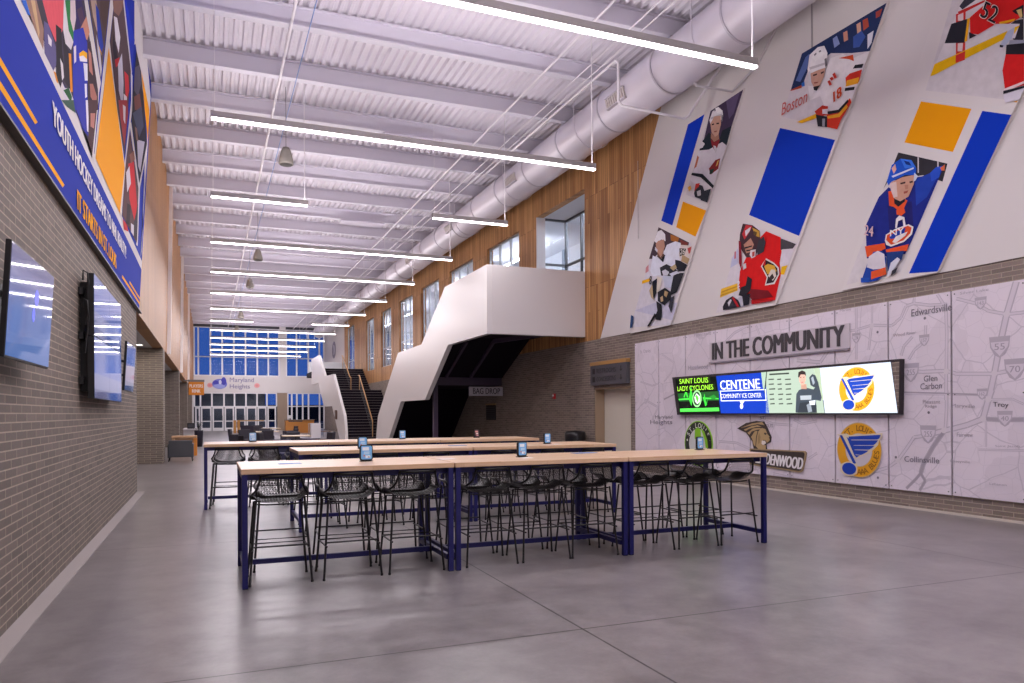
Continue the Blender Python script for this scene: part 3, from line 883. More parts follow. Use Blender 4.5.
def sheet(x, y, w_, d_, rz, mat, name, label, cat, print_mat=None):
    t = MB().box(-w_ / 2, -d_ / 2, 0, w_ / 2, d_ / 2, .004, mat)
    if print_mat: t.box(-w_ * .45, -d_ * .42, .004, w_ * .15, d_ * .42, .0045, print_mat)
    o = t.build(name); o.location = (x, y, TOP); o.rotation_euler = (0, 0, rz)
    tag(o, label, cat)
sheet(.72, 7.53, .21, .12, .05, M('8fa9cf', .5), 'leaflet', 'blue and white leaflet lying on the left front bar table', 'leaflet', M('4472b4', .5))
sheet(2.31, 7.50, .19, .12, .1, M('ece6e4', .6), 'paper', 'white paper slip lying near the right end of the left front table', 'paper')
sheet(3.15, 7.32, .12, .09, .1, M('eee9e8', .6), 'paper', 'white paper slip in front of the blue sign on the middle front table', 'paper')
sheet(4.14, 7.88, .30, .14, .15, M('6f93c8', .5), 'leaflet', 'blue leaflet lying at the right end of the middle front table', 'leaflet', M('3d6db4', .5))
sheet(3.42, 10.55, .26, .12, .1, M('7d9fd0', .5), 'leaflet', 'blue leaflet lying on the left middle-row table', 'leaflet', M('4472b4', .5))
sheet(4.90, 10.24, .14, .1, .2, M('eee9e8', .6), 'paper', 'white paper slip beside the sign on the right middle-row table', 'paper')

# ------------------------------------------------------------------ printed banners on the slanting plaster wall
BX = 10.19
m_bshell = M('dbd6d4', .5)
BLUE, YEL = '0036ba', 'f0a000'
def banner(label, outline):
    cy = sum(p[0] for p in outline) / len(outline); zb = min(p[1] for p in outline)
    t = thing('wall_banner', label, 'banner', (BX, cy, zb), group='slanted hockey banners')
    MB().prism([(y - cy, z - zb) for y, z in outline], 0, .038, 'x', m_bshell).build('backing', t)
    def part(name, shapes, lab=None):
        b = MB()
        for i, (poly, col) in enumerate(shapes):
            b.flat([(y - cy, z - zb) for y, z in poly], -.002 - .0009 * i, M(col, .8, spec=.15, var=0 if name == 'colour_block' else .16, scale=9))
        o = b.build(name, t)
        if lab: o['label'] = lab
        return o, b
    def words(o, body, bl, br, tl, col, i, bold=.02):
        b = MB()
        f = lambda p: (-.002 - .0009 * i, p[0] - cy, p[1] - zb)
        text3(b, body, f(bl), f(br), f(tl), M(col, .8, spec=.15), bold)
        return b.build('lettering', o)
    return part, words

# narrow banner nearest the boards
part, words = banner('slanted banner nearest the wood: white-jerseyed hockey players, narrow blue stripe and yellow block', [(16.782, 3.601), (14.943, 3.621), (12.296, 8.189), (14.204, 8.151)])
part('colour_block', [([(14.204, 8.142), (13.596, 8.146)] + [(14.851, 5.973), (15.314, 6.198)], BLUE)], 'narrow blue stripe')
part('colour_block', [([(14.418, 6.430), (13.553, 5.998)] + [(13.947, 5.506), (14.694, 5.895)], YEL)], 'yellow block')
o, _ = part('player_photo', [
    ([(13.381, 8.136), (12.304, 8.170), (13.504, 6.153), (14.306, 6.558)], 'cfc8cc'), ([(13.381, 8.136), (12.304, 8.170), (12.763, 7.399), (12.952, 7.310), (13.642, 7.545)], '43364f'), ([(12.851, 8.149), (12.411, 8.158), (12.606, 7.791), (12.760, 7.728)], '5d5070'),
    ([(13.697, 7.563), (13.438, 7.684), (13.111, 7.364), (12.982, 7.565), (12.669, 7.554), (12.859, 7.157), (13.243, 7.243), (13.644, 7.334), (13.782, 7.400)], '1f2a33'),
    ([(13.817, 7.412), (13.441, 7.309), (12.984, 7.321), (12.827, 7.187), (13.450, 6.265), (14.128, 6.840), (13.925, 7.082)], 'd8d4da'),
    ([(13.982, 7.056), (13.853, 7.316), (13.797, 7.256), (13.890, 7.071)], 'b26a4c'), ([(13.212, 7.006), (13.050, 6.995), (13.116, 6.790), (13.379, 6.738), (13.444, 6.891)], '8e2f2c'), ([(13.147, 6.965), (13.089, 6.967), (13.141, 6.880), (13.206, 6.860)], 'd8b25a'), ([(13.411, 6.860), (13.246, 6.830), (13.312, 6.747), (13.419, 6.758)], '2c4438'),
    ([(13.372, 7.515), (13.241, 7.408), (13.047, 7.404), (13.145, 7.252), (13.243, 7.223), (13.334, 7.377)], '8c2a30'), ([(13.281, 7.347), (13.190, 7.300), (13.152, 7.205), (13.211, 7.150)], 'c9c5c8'),
    ([(13.409, 7.946), (13.301, 8.093), (13.105, 8.122), (12.959, 7.984), (12.941, 7.855), (13.044, 7.771), (13.011, 7.902), (13.237, 7.965), (13.370, 7.827)], 'e2dfe2'), ([(13.202, 8.130), (13.073, 8.097), (12.978, 7.971), (13.139, 7.990)], 'f1eef0'), ([(13.355, 7.980), (12.979, 7.930), (12.966, 7.893), (13.356, 7.939)], 'bdb9bf'), ([(13.235, 8.101), (13.183, 8.098), (13.183, 8.065), (13.236, 8.068)], '8a868c'), ([(12.992, 7.894), (12.941, 7.884), (12.955, 7.759), (12.999, 7.750)], '77727a'),
    ([(13.370, 7.848), (13.237, 7.961), (13.017, 7.896), (13.006, 7.716), (13.097, 7.515), (13.208, 7.500), (13.331, 7.647)], 'c39a86'), ([(13.345, 7.643), (13.201, 7.494), (13.084, 7.527), (13.072, 7.412), (13.241, 7.408), (13.359, 7.532)], 'a77a66'), ([(13.317, 7.825), (13.238, 7.813), (13.238, 7.780), (13.317, 7.796)], '3b2c2a'), ([(13.160, 7.792), (13.069, 7.768), (13.070, 7.735), (13.160, 7.760)], '3b2c2a'), ([(13.239, 7.643), (13.135, 7.619), (13.148, 7.595), (13.226, 7.610)], '8a5448'),
    ([(13.781, 7.528), (13.670, 7.575), (13.561, 7.475), (13.644, 7.418), (13.754, 7.433)], 'd9d6d8'),
    ([(14.033, 6.977), (13.648, 6.835), (13.249, 6.459), (13.289, 6.408), (13.718, 6.779), (14.069, 6.935)], '20262c'), ([(13.966, 6.491), (13.872, 6.679), (13.651, 6.573), (13.550, 6.376), (13.722, 6.296), (13.931, 6.395)], '2a2c33'), ([(13.958, 6.532), (13.900, 6.687), (13.747, 6.660), (13.789, 6.591), (13.887, 6.563)], 'c23a34'), ([(13.860, 6.504), (13.720, 6.500), (13.707, 6.377), (13.833, 6.390)], 'b9b6ba'),
    ([(13.652, 6.446), (13.348, 6.424), (13.484, 6.156), (13.722, 6.270)], '2b2f38'), ([(14.202, 6.687), (14.100, 6.710), (14.057, 6.624), (14.144, 6.583)], 'd9a440')])
o, _ = part('player_photo', [
    ([(15.430, 6.067), (14.147, 5.406), (14.094, 5.354), (14.959, 3.623), (16.761, 3.760)], 'd6d3dc'), ([(15.430, 6.067), (14.187, 5.426), (14.297, 5.195), (15.298, 5.481), (15.685, 5.342), (15.859, 5.376)], '4a3a44'), ([(14.925, 5.781), (14.569, 5.619), (14.641, 5.511), (14.912, 5.632)], 'a8682f'), ([(14.535, 5.571), (14.227, 5.431), (14.296, 5.316), (14.502, 5.399)], '7d3a34'),
    ([(16.550, 4.169), (15.617, 4.244), (14.653, 4.110), (14.871, 3.722), (16.017, 4.034)], 'c4c4d8'), ([(16.173, 4.879), (15.848, 4.891), (15.833, 4.809), (16.190, 4.806)], 'efb31c'), ([(16.006, 5.183), (15.877, 5.239), (15.878, 5.072), (16.024, 5.045)], 'c98a8f'),
    ([(15.684, 5.429), (15.338, 5.254), (15.073, 5.561), (14.711, 5.568), (14.501, 5.481), (14.490, 5.192), (14.646, 4.975), (14.933, 4.861), (15.304, 4.884), (15.689, 4.907), (15.799, 5.058)], 'dfe3f0'), ([(14.501, 5.440), (14.081, 5.331), (14.163, 5.047), (14.434, 5.181), (14.539, 5.120), (14.587, 5.253)], 'dcd2cc'), ([(14.558, 5.370), (14.296, 5.308), (14.352, 5.185), (14.545, 5.183)], '2f3136'), ([(14.242, 5.305), (14.081, 5.311), (14.135, 5.182), (14.189, 5.165)], 'c0504c'),
    ([(14.434, 5.202), (14.163, 5.047), (14.245, 4.942), (14.491, 5.061)], 'b49a74'), ([(14.505, 5.064), (14.245, 4.922), (14.355, 4.800), (14.577, 4.831), (14.717, 4.947), (14.729, 5.136), (14.609, 5.101)], '23262e'),
    ([(15.490, 5.369), (15.226, 5.168), (15.135, 5.320), (15.209, 5.369), (15.300, 5.268), (15.421, 5.399)], '22252c'),
    ([(15.603, 5.760), (15.462, 5.967), (15.294, 5.971), (15.130, 5.828), (15.117, 5.655), (15.296, 5.737), (15.510, 5.697)], 'e9e7ec'), ([(15.541, 5.682), (15.433, 5.732), (15.176, 5.711), (15.148, 5.535), (15.224, 5.402), (15.330, 5.325), (15.482, 5.454)], 'bf917c'), ([(15.481, 5.493), (15.330, 5.316), (15.209, 5.403), (15.195, 5.324), (15.315, 5.271), (15.467, 5.378)], '7f5b4c'), ([(15.558, 5.621), (15.450, 5.512), (15.466, 5.455), (15.574, 5.546)], 'd4d2dc'),
    ([(15.363, 5.066), (15.078, 5.098), (14.788, 4.960), (14.576, 4.839), (14.648, 4.749), (14.934, 4.777), (15.304, 4.862)], '2a2c33'), ([(15.273, 4.964), (15.123, 4.979), (14.962, 4.887), (15.036, 4.816), (15.214, 4.847)], 'c8cad4'), ([(14.963, 4.845), (14.647, 4.860), (14.563, 4.796), (14.862, 4.765)], 'd0d4e0'), ([(14.932, 4.987), (14.716, 5.030), (14.646, 4.934), (14.789, 4.886)], 'b8a37c'),
    ([(15.472, 4.870), (15.267, 4.792), (15.368, 4.509), (15.506, 4.487)], 'd9d2c4'), ([(15.691, 4.777), (15.472, 4.827), (15.506, 4.487), (15.616, 4.330), (15.709, 4.518)], '24262c'), ([(15.835, 4.581), (15.691, 4.712), (15.647, 4.378), (15.570, 4.280), (15.741, 4.392)], 'bfa987'),
    ([(15.229, 4.849), (14.790, 4.753), (14.821, 4.466), (15.142, 4.559)], 'bfc6d8'), ([(14.790, 4.753), (14.507, 4.786), (14.356, 4.759), (14.651, 4.357), (14.938, 4.317)], '2b2d34'), ([(15.445, 4.478), (15.142, 4.538), (14.865, 4.390), (14.895, 4.227), (15.161, 4.117), (15.447, 4.263)], '26282e'), ([(15.339, 4.333), (15.233, 4.361), (15.205, 4.229), (15.310, 4.218)], 'c0a780'), ([(15.143, 4.474), (14.996, 4.410), (15.070, 4.294), (15.174, 4.360)], 'a78c66'),
    ([(15.508, 4.272), (15.280, 4.154), (15.267, 3.939), (15.314, 3.774), (15.543, 3.818), (15.574, 3.891), (15.464, 4.029)], '25262c'), ([(14.895, 4.269), (14.737, 4.287), (14.870, 3.889), (14.984, 4.072)], '3a3a42'), ([(15.581, 3.979), (15.496, 3.933), (15.828, 3.685), (15.924, 3.695)], '1c1c20'), ([(16.688, 4.072), (16.568, 4.035), (16.587, 3.878), (16.640, 3.747), (16.744, 3.735)], '35507c')])
words(o, '26', [(14.517, 5.214)][0], [(14.324, 5.192)][0], [(14.488, 5.331)][0], 'e8e2da', 30)
words(o, '8', [(15.826, 4.720)][0], [(15.715, 4.720)][0], [(15.808, 4.928)][0], '26262c', 30)

# middle banner
part, words = banner('middle slanted banner: big blue block between a bent white-clad skater and a red goalie', [(13.227, 3.625), (11.399, 3.615), (8.782, 8.158), (10.659, 8.161)])
part('colour_block', [([(11.252, 7.003), (9.901, 6.310), (10.771, 4.816), (12.148, 5.551)], BLUE)], 'large blue block')
o, _ = part('player_photo', [
    ([(10.674, 8.174), (8.816, 8.161), (9.830, 6.468), (11.191, 7.196)], 'd5d0d4'), ([(10.674, 8.174), (8.816, 8.161), (9.150, 7.528), (9.531, 7.666), (9.982, 7.869), (10.514, 7.809), (10.668, 7.571), (10.961, 7.614)], '26355e'),
    ([(10.583, 8.065), (10.482, 8.087), (10.534, 7.855), (10.719, 7.668), (10.833, 7.735)], '5a6fa8'), ([(9.706, 8.100), (9.617, 8.093), (9.600, 7.926), (9.689, 7.932)], 'c98e78'), ([(9.420, 8.103), (9.335, 8.103), (9.323, 7.952), (9.400, 7.919)], 'd0a28c'), ([(9.292, 8.110), (9.188, 8.099), (9.164, 7.944), (9.273, 7.928)], 'b4503e'), ([(9.024, 8.112), (8.895, 8.108), (8.944, 8.005), (9.024, 8.011)], 'a94a44'), ([(9.486, 7.925), (9.315, 7.948), (9.231, 7.805), (9.359, 7.692), (9.487, 7.734)], '3b57a0'), ([(9.934, 8.100), (9.841, 8.111), (9.774, 7.936), (9.898, 7.921)], '8494c4'), ([(9.190, 7.820), (9.066, 7.829), (9.108, 7.645), (9.191, 7.581)], 'd9dbe6'), ([(10.961, 7.614), (10.668, 7.590), (10.679, 7.537), (10.961, 7.594)], 'b34b34'), ([(10.678, 7.621), (10.606, 7.629), (10.597, 7.542), (10.668, 7.556)], '3a78d0'),
    ([(10.802, 6.951), (10.322, 6.929), (10.294, 6.844), (10.673, 6.882)], 'f0b41a'),
    ([(10.516, 7.509), (10.222, 7.388), (9.982, 7.779), (9.708, 7.728), (9.489, 7.559), (9.150, 7.528), (9.537, 6.827), (9.851, 6.734), (10.129, 6.984), (10.223, 7.204), (10.468, 7.227)], 'e6e2e4'), ([(9.799, 7.697), (9.488, 7.619), (9.467, 7.498), (9.576, 7.581)], 'd2502a'),
    ([(9.446, 7.425), (9.268, 7.368), (9.298, 7.312), (9.490, 7.382)], '26262c'), ([(9.556, 7.326), (9.298, 7.285), (9.362, 7.105), (9.640, 7.167), (9.649, 7.294)], 'c73224'), ([(9.622, 7.231), (9.362, 7.181), (9.380, 7.084), (9.650, 7.139)], 'e8a42a'), ([(9.659, 7.122), (9.449, 7.057), (9.466, 7.008), (9.668, 7.069)], '26262c'),
    ([(10.073, 6.817), (9.805, 6.788), (9.554, 6.904), (9.520, 6.820), (9.761, 6.593), (9.834, 6.469), (10.084, 6.602)], 'd03a26'), ([(10.064, 6.784), (9.805, 6.731), (9.625, 6.826), (9.599, 6.766), (9.783, 6.665), (10.045, 6.734)], 'e9a62c'), ([(10.054, 6.864), (9.805, 6.802), (9.598, 6.900), (9.581, 6.851), (9.782, 6.744), (10.036, 6.803)], '26262c'),
    ([(10.351, 6.977), (10.167, 7.017), (10.035, 6.948), (10.054, 6.810), (10.274, 6.837)], 'c03a2c'), ([(10.167, 6.944), (10.035, 6.904), (10.054, 6.817), (10.168, 6.867)], 'ded8da'), ([(10.322, 6.910), (10.059, 6.775), (10.056, 6.585), (10.275, 6.678)], '2a2a32'), ([(10.168, 6.779), (10.102, 6.755), (10.112, 6.612), (10.169, 6.640)], '9a9aa6'),
    ([(10.514, 7.809), (10.463, 8.049), (10.265, 8.101), (10.112, 8.056), (10.038, 7.894), (10.068, 7.653), (10.268, 7.666), (10.485, 7.676)], 'eceaec'), ([(10.413, 7.989), (10.217, 8.049), (10.094, 7.913), (10.316, 7.871)], 'f7f5f6'), ([(10.464, 7.825), (10.057, 7.743), (10.053, 7.705), (10.455, 7.775)], 'c8c4c8'), ([(10.354, 8.007), (10.305, 8.022), (10.286, 7.991), (10.335, 7.969)], '8a868c'), ([(10.237, 8.021), (10.189, 8.014), (10.179, 7.980), (10.228, 7.987)], '8a868c'), ([(10.104, 7.815), (10.057, 7.816), (10.048, 7.681), (10.086, 7.661)], '6c676e'), ([(10.435, 7.700), (10.268, 7.684), (10.086, 7.654), (10.116, 7.509), (10.222, 7.388), (10.339, 7.391), (10.426, 7.547)], 'c99c88'), ([(10.368, 7.429), (10.212, 7.392), (10.290, 7.324), (10.358, 7.370)], '26242a'), ([(10.376, 7.652), (10.278, 7.633), (10.279, 7.604), (10.367, 7.619)], '4a3430'), ([(10.192, 7.611), (10.115, 7.608), (10.115, 7.578), (10.182, 7.578)], '4a3430'), ([(10.357, 7.503), (10.241, 7.470), (10.270, 7.452), (10.338, 7.473)], '94564a'), ([(10.485, 7.751), (10.435, 7.737), (10.407, 7.464), (10.466, 7.563)], 'd4d4dc'),
    ([(10.032, 7.383), (9.985, 7.392), (9.930, 7.290), (9.986, 7.291)], 'c23a30'), ([(9.919, 7.466), (9.864, 7.471), (9.819, 7.366), (9.874, 7.368)], 'c23a30'), ([(9.985, 7.421), (9.920, 7.423), (9.883, 7.364), (9.939, 7.359)], 'c23a30')])
words(o, '18', [(9.904, 6.962)][0], [(9.713, 7.002)][0], [(9.912, 7.146)][0], 'c9502c', 34, .05)
words(o, 'Boston', [(11.180, 7.207)][0], [(10.529, 7.213)][0], [(11.145, 7.434)][0], 'c25a54', 34, .0)
o, _ = part('player_photo', [
    ([(12.259, 5.430), (11.644, 5.105), (10.820, 4.687), (11.438, 3.695), (13.234, 3.690)], 'd9d4da'), ([(12.689, 4.774), (12.503, 4.939), (12.485, 4.634), (12.743, 4.580)], 'bcc0da'), ([(12.605, 4.886), (12.554, 4.899), (12.555, 4.748), (12.617, 4.743)], 'c4727c'),
    ([(13.044, 4.185), (12.514, 4.220), (12.510, 4.068), (13.089, 4.001)], 'e9b93a'), ([(13.023, 4.130), (12.514, 4.169), (12.509, 4.142), (13.045, 4.099)], 'c99630'), ([(13.067, 4.057), (12.509, 4.101), (12.510, 4.078), (13.078, 4.031)], 'c99630'),
    ([(11.229, 4.613), (10.882, 4.679), (11.138, 4.164), (11.266, 4.372)], 'dcd6e0'), ([(11.223, 4.327), (11.060, 4.328), (11.155, 4.161), (11.250, 4.183)], 'f0be1e'),
    ([(11.644, 5.105), (11.240, 4.894), (11.221, 4.612), (11.274, 4.405), (11.241, 4.182), (11.402, 3.709), (12.048, 3.719), (12.095, 3.938), (12.340, 3.909), (12.479, 4.164), (12.426, 4.455), (12.225, 4.716), (11.898, 4.684), (11.848, 4.997)], 'd41a1c'), ([(11.240, 4.876), (10.840, 4.679), (10.924, 4.612), (11.186, 4.654), (11.246, 4.648)], '4a464c'),
    ([(12.420, 5.222), (12.328, 5.417), (12.036, 5.315), (11.824, 5.152), (11.802, 4.922), (11.945, 4.661), (12.225, 4.697), (12.372, 4.878), (12.441, 5.060)], '4a3238'), ([(12.350, 5.206), (12.230, 5.370), (12.036, 5.298), (12.133, 5.190), (12.281, 5.075)], 'c4343a'), ([(12.260, 5.252), (12.084, 5.293), (12.114, 5.218), (12.241, 5.132)], 'dcd8dc'), ([(12.036, 5.266), (11.824, 5.146), (11.825, 5.024), (11.961, 5.086)], 'c99a42'), ([(11.989, 5.190), (11.894, 5.136), (11.933, 5.064), (12.008, 5.129)], '5f4a2c'), ([(12.302, 4.980), (12.086, 5.065), (11.991, 4.914), (12.078, 4.786), (12.224, 4.782)], 'b48470'), ([(12.273, 4.918), (12.039, 4.908), (12.049, 4.884), (12.263, 4.882)], '2a2226'), ([(12.224, 4.848), (11.944, 4.823), (11.954, 4.799), (12.214, 4.820)], '2a2226'), ([(12.088, 4.820), (11.935, 4.805), (11.945, 4.661), (12.060, 4.651), (12.117, 4.728)], 'd9d2d4'), ([(12.040, 4.771), (11.963, 4.769), (11.974, 4.680), (12.041, 4.674)], 'b64a48'),
    ([(12.451, 5.095), (12.381, 5.047), (12.354, 4.642), (12.375, 4.480), (12.445, 4.626)], '8c2430'), ([(11.849, 4.964), (11.700, 5.012), (11.646, 4.889), (11.702, 4.709), (11.870, 4.679), (11.916, 4.785)], '3a3840'),
    ([(12.335, 4.572), (12.226, 4.585), (12.217, 4.484), (12.316, 4.462)], 'd8cfd2'), ([(12.179, 4.313), (12.044, 4.224), (12.094, 4.004), (12.290, 3.902), (12.460, 3.960), (12.378, 4.114), (12.239, 4.125)], '2a2830'), ([(12.094, 4.036), (11.580, 3.924), (11.446, 3.778), (12.047, 3.801), (12.114, 3.876)], '7c1a24'),
    ([(11.778, 4.436), (11.630, 4.567), (11.397, 4.428), (11.275, 4.312), (11.267, 4.186), (11.400, 4.022), (11.670, 4.034), (11.614, 4.184)], 'e6e0dc'), ([(11.741, 4.429), (11.639, 4.537), (11.415, 4.407), (11.319, 4.314), (11.302, 4.192), (11.426, 4.057), (11.633, 4.060), (11.578, 4.193)], '2a2026'), ([(11.686, 4.419), (11.576, 4.446), (11.397, 4.378), (11.337, 4.261), (11.443, 4.233), (11.596, 4.244)], 'd8a83a'), ([(11.578, 4.209), (11.487, 4.319), (11.380, 4.294), (11.346, 4.169), (11.444, 4.092)], 'd9cfc4'), ([(11.542, 4.171), (11.452, 4.234), (11.399, 4.147), (11.471, 4.109)], '3a3030'), ([(11.732, 4.443), (11.639, 4.557), (11.649, 4.428)], 'c02028'),
    ([(12.961, 3.793), (12.853, 3.916), (12.644, 3.970), (12.466, 3.860), (12.366, 3.713), (12.646, 3.710), (12.951, 3.716)], '2c2a34'), ([(12.801, 3.857), (12.706, 3.912), (12.665, 3.889), (12.760, 3.766)], 'd4d2dc'), ([(12.665, 3.940), (12.603, 3.947), (12.422, 3.721), (12.492, 3.717)], 'b4242c'), ([(12.460, 3.910), (12.290, 3.918), (12.312, 3.712), (12.381, 3.715)], 'c4c2cc'), ([(12.340, 3.942), (12.095, 3.938), (12.125, 3.720), (12.292, 3.716)], '24222c'), ([(12.067, 3.804), (11.420, 3.727), (11.447, 3.696), (12.048, 3.716)], 'b01a20')])
words(o, '2', [(12.489, 4.118)][0], [(12.398, 4.131)][0], [(12.488, 4.252)][0], 'f0e6e6', 40, .03)

# wide banner nearest the camera
part, words = banner('wide slanted banner nearest the camera: skater in blue helmet, yellow block, broad blue stripe', [(9.775, 3.646), (7.937, 3.634), (5.607, 7.706), (7.684, 8.139)])
part('colour_block', [([(8.202, 6.322), (7.385, 5.895), (7.676, 5.369), (8.499, 5.789)], YEL)], 'yellow block')
part('colour_block', [([(7.222, 5.804), (6.811, 5.593), (7.937, 3.649), (8.430, 3.705)], BLUE)], 'broad blue stripe')
o, _ = part('player_photo', [
    ([(8.612, 5.668), (7.764, 5.224), (8.575, 3.758), (9.674, 3.726)], 'd6d1d4'), ([(8.612, 5.668), (7.764, 5.224), (7.844, 4.979), (8.175, 5.176), (8.813, 5.260), (8.898, 5.160)], '35333a'), ([(8.265, 5.483), (8.242, 5.469), (8.243, 5.231), (8.266, 5.238)], 'cfcacb'), ([(7.929, 5.308), (7.907, 5.298), (7.907, 5.196), (7.929, 5.203)], 'cfcacb'),
    ([(8.985, 5.058), (8.793, 5.166), (8.488, 4.888), (8.309, 5.182), (8.100, 5.137), (7.951, 5.209), (7.814, 5.206), (8.374, 4.204), (8.493, 4.022), (9.232, 4.096), (9.251, 4.651)], '1f2b86'), ([(8.816, 4.869), (8.370, 4.822), (8.334, 4.332), (8.777, 4.362)], '24246c'), ([(8.309, 5.148), (7.951, 5.176), (7.842, 5.202), (8.102, 4.818), (8.293, 4.733)], '2342a8'), ([(8.044, 5.171), (7.951, 5.226), (7.842, 5.215), (7.897, 5.060), (8.026, 5.032)], '2a52c4'), ([(7.878, 5.194), (7.799, 5.222), (7.807, 5.132), (7.857, 5.147)], 'd9734a'),
    ([(8.798, 5.096), (8.731, 5.088), (8.666, 4.866), (8.488, 4.888), (8.441, 4.855), (8.521, 4.730), (8.578, 4.703), (8.691, 4.816), (8.782, 4.861)], 'e2562c'), ([(8.651, 4.756), (8.505, 4.747), (8.481, 4.678), (8.554, 4.641), (8.643, 4.684)], 'e2562c'), ([(8.690, 4.971), (8.488, 4.905), (8.488, 4.854), (8.609, 4.798), (8.683, 4.870)], '26222c'),
    ([(8.822, 5.263), (8.728, 5.501), (8.564, 5.551), (8.366, 5.467), (8.281, 5.311), (8.290, 5.211), (8.486, 5.269), (8.730, 5.236), (8.789, 5.189)], '1f55c8'), ([(8.564, 5.551), (8.366, 5.467), (8.289, 5.330), (8.485, 5.373)], '3a78e4'), ([(8.729, 5.448), (8.662, 5.498), (8.638, 5.403), (8.688, 5.347)], 'e4b0a0'), ([(8.500, 5.499), (8.405, 5.452), (8.367, 5.378), (8.461, 5.428)], '16307c'), ([(8.729, 5.324), (8.328, 5.342), (8.320, 5.316), (8.705, 5.292)], 'd4dcf0'),
    ([(8.747, 5.223), (8.526, 5.246), (8.313, 5.218), (8.321, 5.083), (8.417, 4.910), (8.568, 4.875), (8.674, 4.945), (8.739, 5.097)], 'cc9d88'), ([(8.763, 5.217), (8.640, 5.210), (8.617, 4.965), (8.690, 4.964), (8.739, 5.090)], 'dcc6c0'), ([(8.567, 5.168), (8.470, 5.161), (8.471, 5.133), (8.559, 5.138)], '4a3432'), ([(8.399, 5.140), (8.337, 5.136), (8.337, 5.108), (8.392, 5.110)], '4a3432'), ([(8.503, 5.010), (8.416, 5.007), (8.440, 4.972), (8.496, 4.974)], 'a4584c'), ([(8.487, 5.110), (8.415, 5.096), (8.424, 5.030), (8.471, 5.036)], 'b98470'), ([(8.309, 5.251), (8.244, 5.180), (8.290, 5.122), (8.321, 5.117)], 'c4d0e4'),
    ([(8.643, 4.614), (8.586, 4.652), (8.490, 4.604), (8.467, 4.467), (8.507, 4.448), (8.522, 4.577), (8.603, 4.569), (8.628, 4.463), (8.660, 4.477)], 'e8e4e8'),
    ([(9.253, 4.302), (8.862, 4.274), (8.841, 4.180), (9.210, 4.110)], 'e2562c'), ([(8.841, 4.162), (8.413, 4.161), (8.445, 4.060), (8.829, 4.117)], 'e2562c'),
    ([(8.853, 4.308), (8.835, 4.404), (8.652, 4.458), (8.411, 4.474), (8.325, 4.413), (8.350, 4.302), (8.492, 4.216), (8.736, 4.190), (8.828, 4.238)], 'e9e3e2'), ([(8.828, 4.316), (8.810, 4.391), (8.644, 4.435), (8.419, 4.452), (8.357, 4.406), (8.381, 4.323), (8.508, 4.240), (8.736, 4.219)], 'd8502a'), ([(8.769, 4.360), (8.644, 4.410), (8.467, 4.432), (8.491, 4.334), (8.645, 4.305), (8.744, 4.312)], '2340a8'), ([(8.711, 4.256), (8.645, 4.333), (8.428, 4.361), (8.468, 4.307), (8.646, 4.228)], 'e9e3e2'),
    ([(9.320, 3.743), (9.211, 3.982), (9.077, 4.175), (8.905, 4.158), (8.821, 4.016), (8.843, 3.806), (8.993, 3.688), (9.168, 3.688)], '2145a0'), ([(9.165, 4.119), (8.990, 4.175), (8.863, 4.095), (8.839, 3.859), (9.079, 3.884), (9.211, 3.945)], 'd9d4dc'), ([(9.123, 3.856), (8.839, 3.877), (8.823, 3.760), (9.124, 3.725)], 'dc582e'), ([(8.820, 4.115), (8.493, 4.074), (8.534, 3.943), (8.801, 3.799)], '223c7c'), ([(8.738, 3.929), (8.614, 3.993), (8.558, 3.947), (8.756, 3.734), (8.814, 3.723)], 'd4d8e4'), ([(8.714, 3.797), (8.607, 3.834), (8.648, 3.757), (8.739, 3.717)], '3a3a44'), ([(9.329, 3.789), (9.141, 3.757), (9.168, 3.681), (9.329, 3.708)], '2452b4')])
words(o, '24', [(9.261, 4.499)][0], [(9.076, 4.421)][0], [(9.242, 4.664)][0], 'd4b4b8', 40, .03)
words(o, 'NY', [(8.744, 4.355)][0], [(8.483, 4.339)][0], [(8.743, 4.454)][0], 'f0ecee', 42, .03)
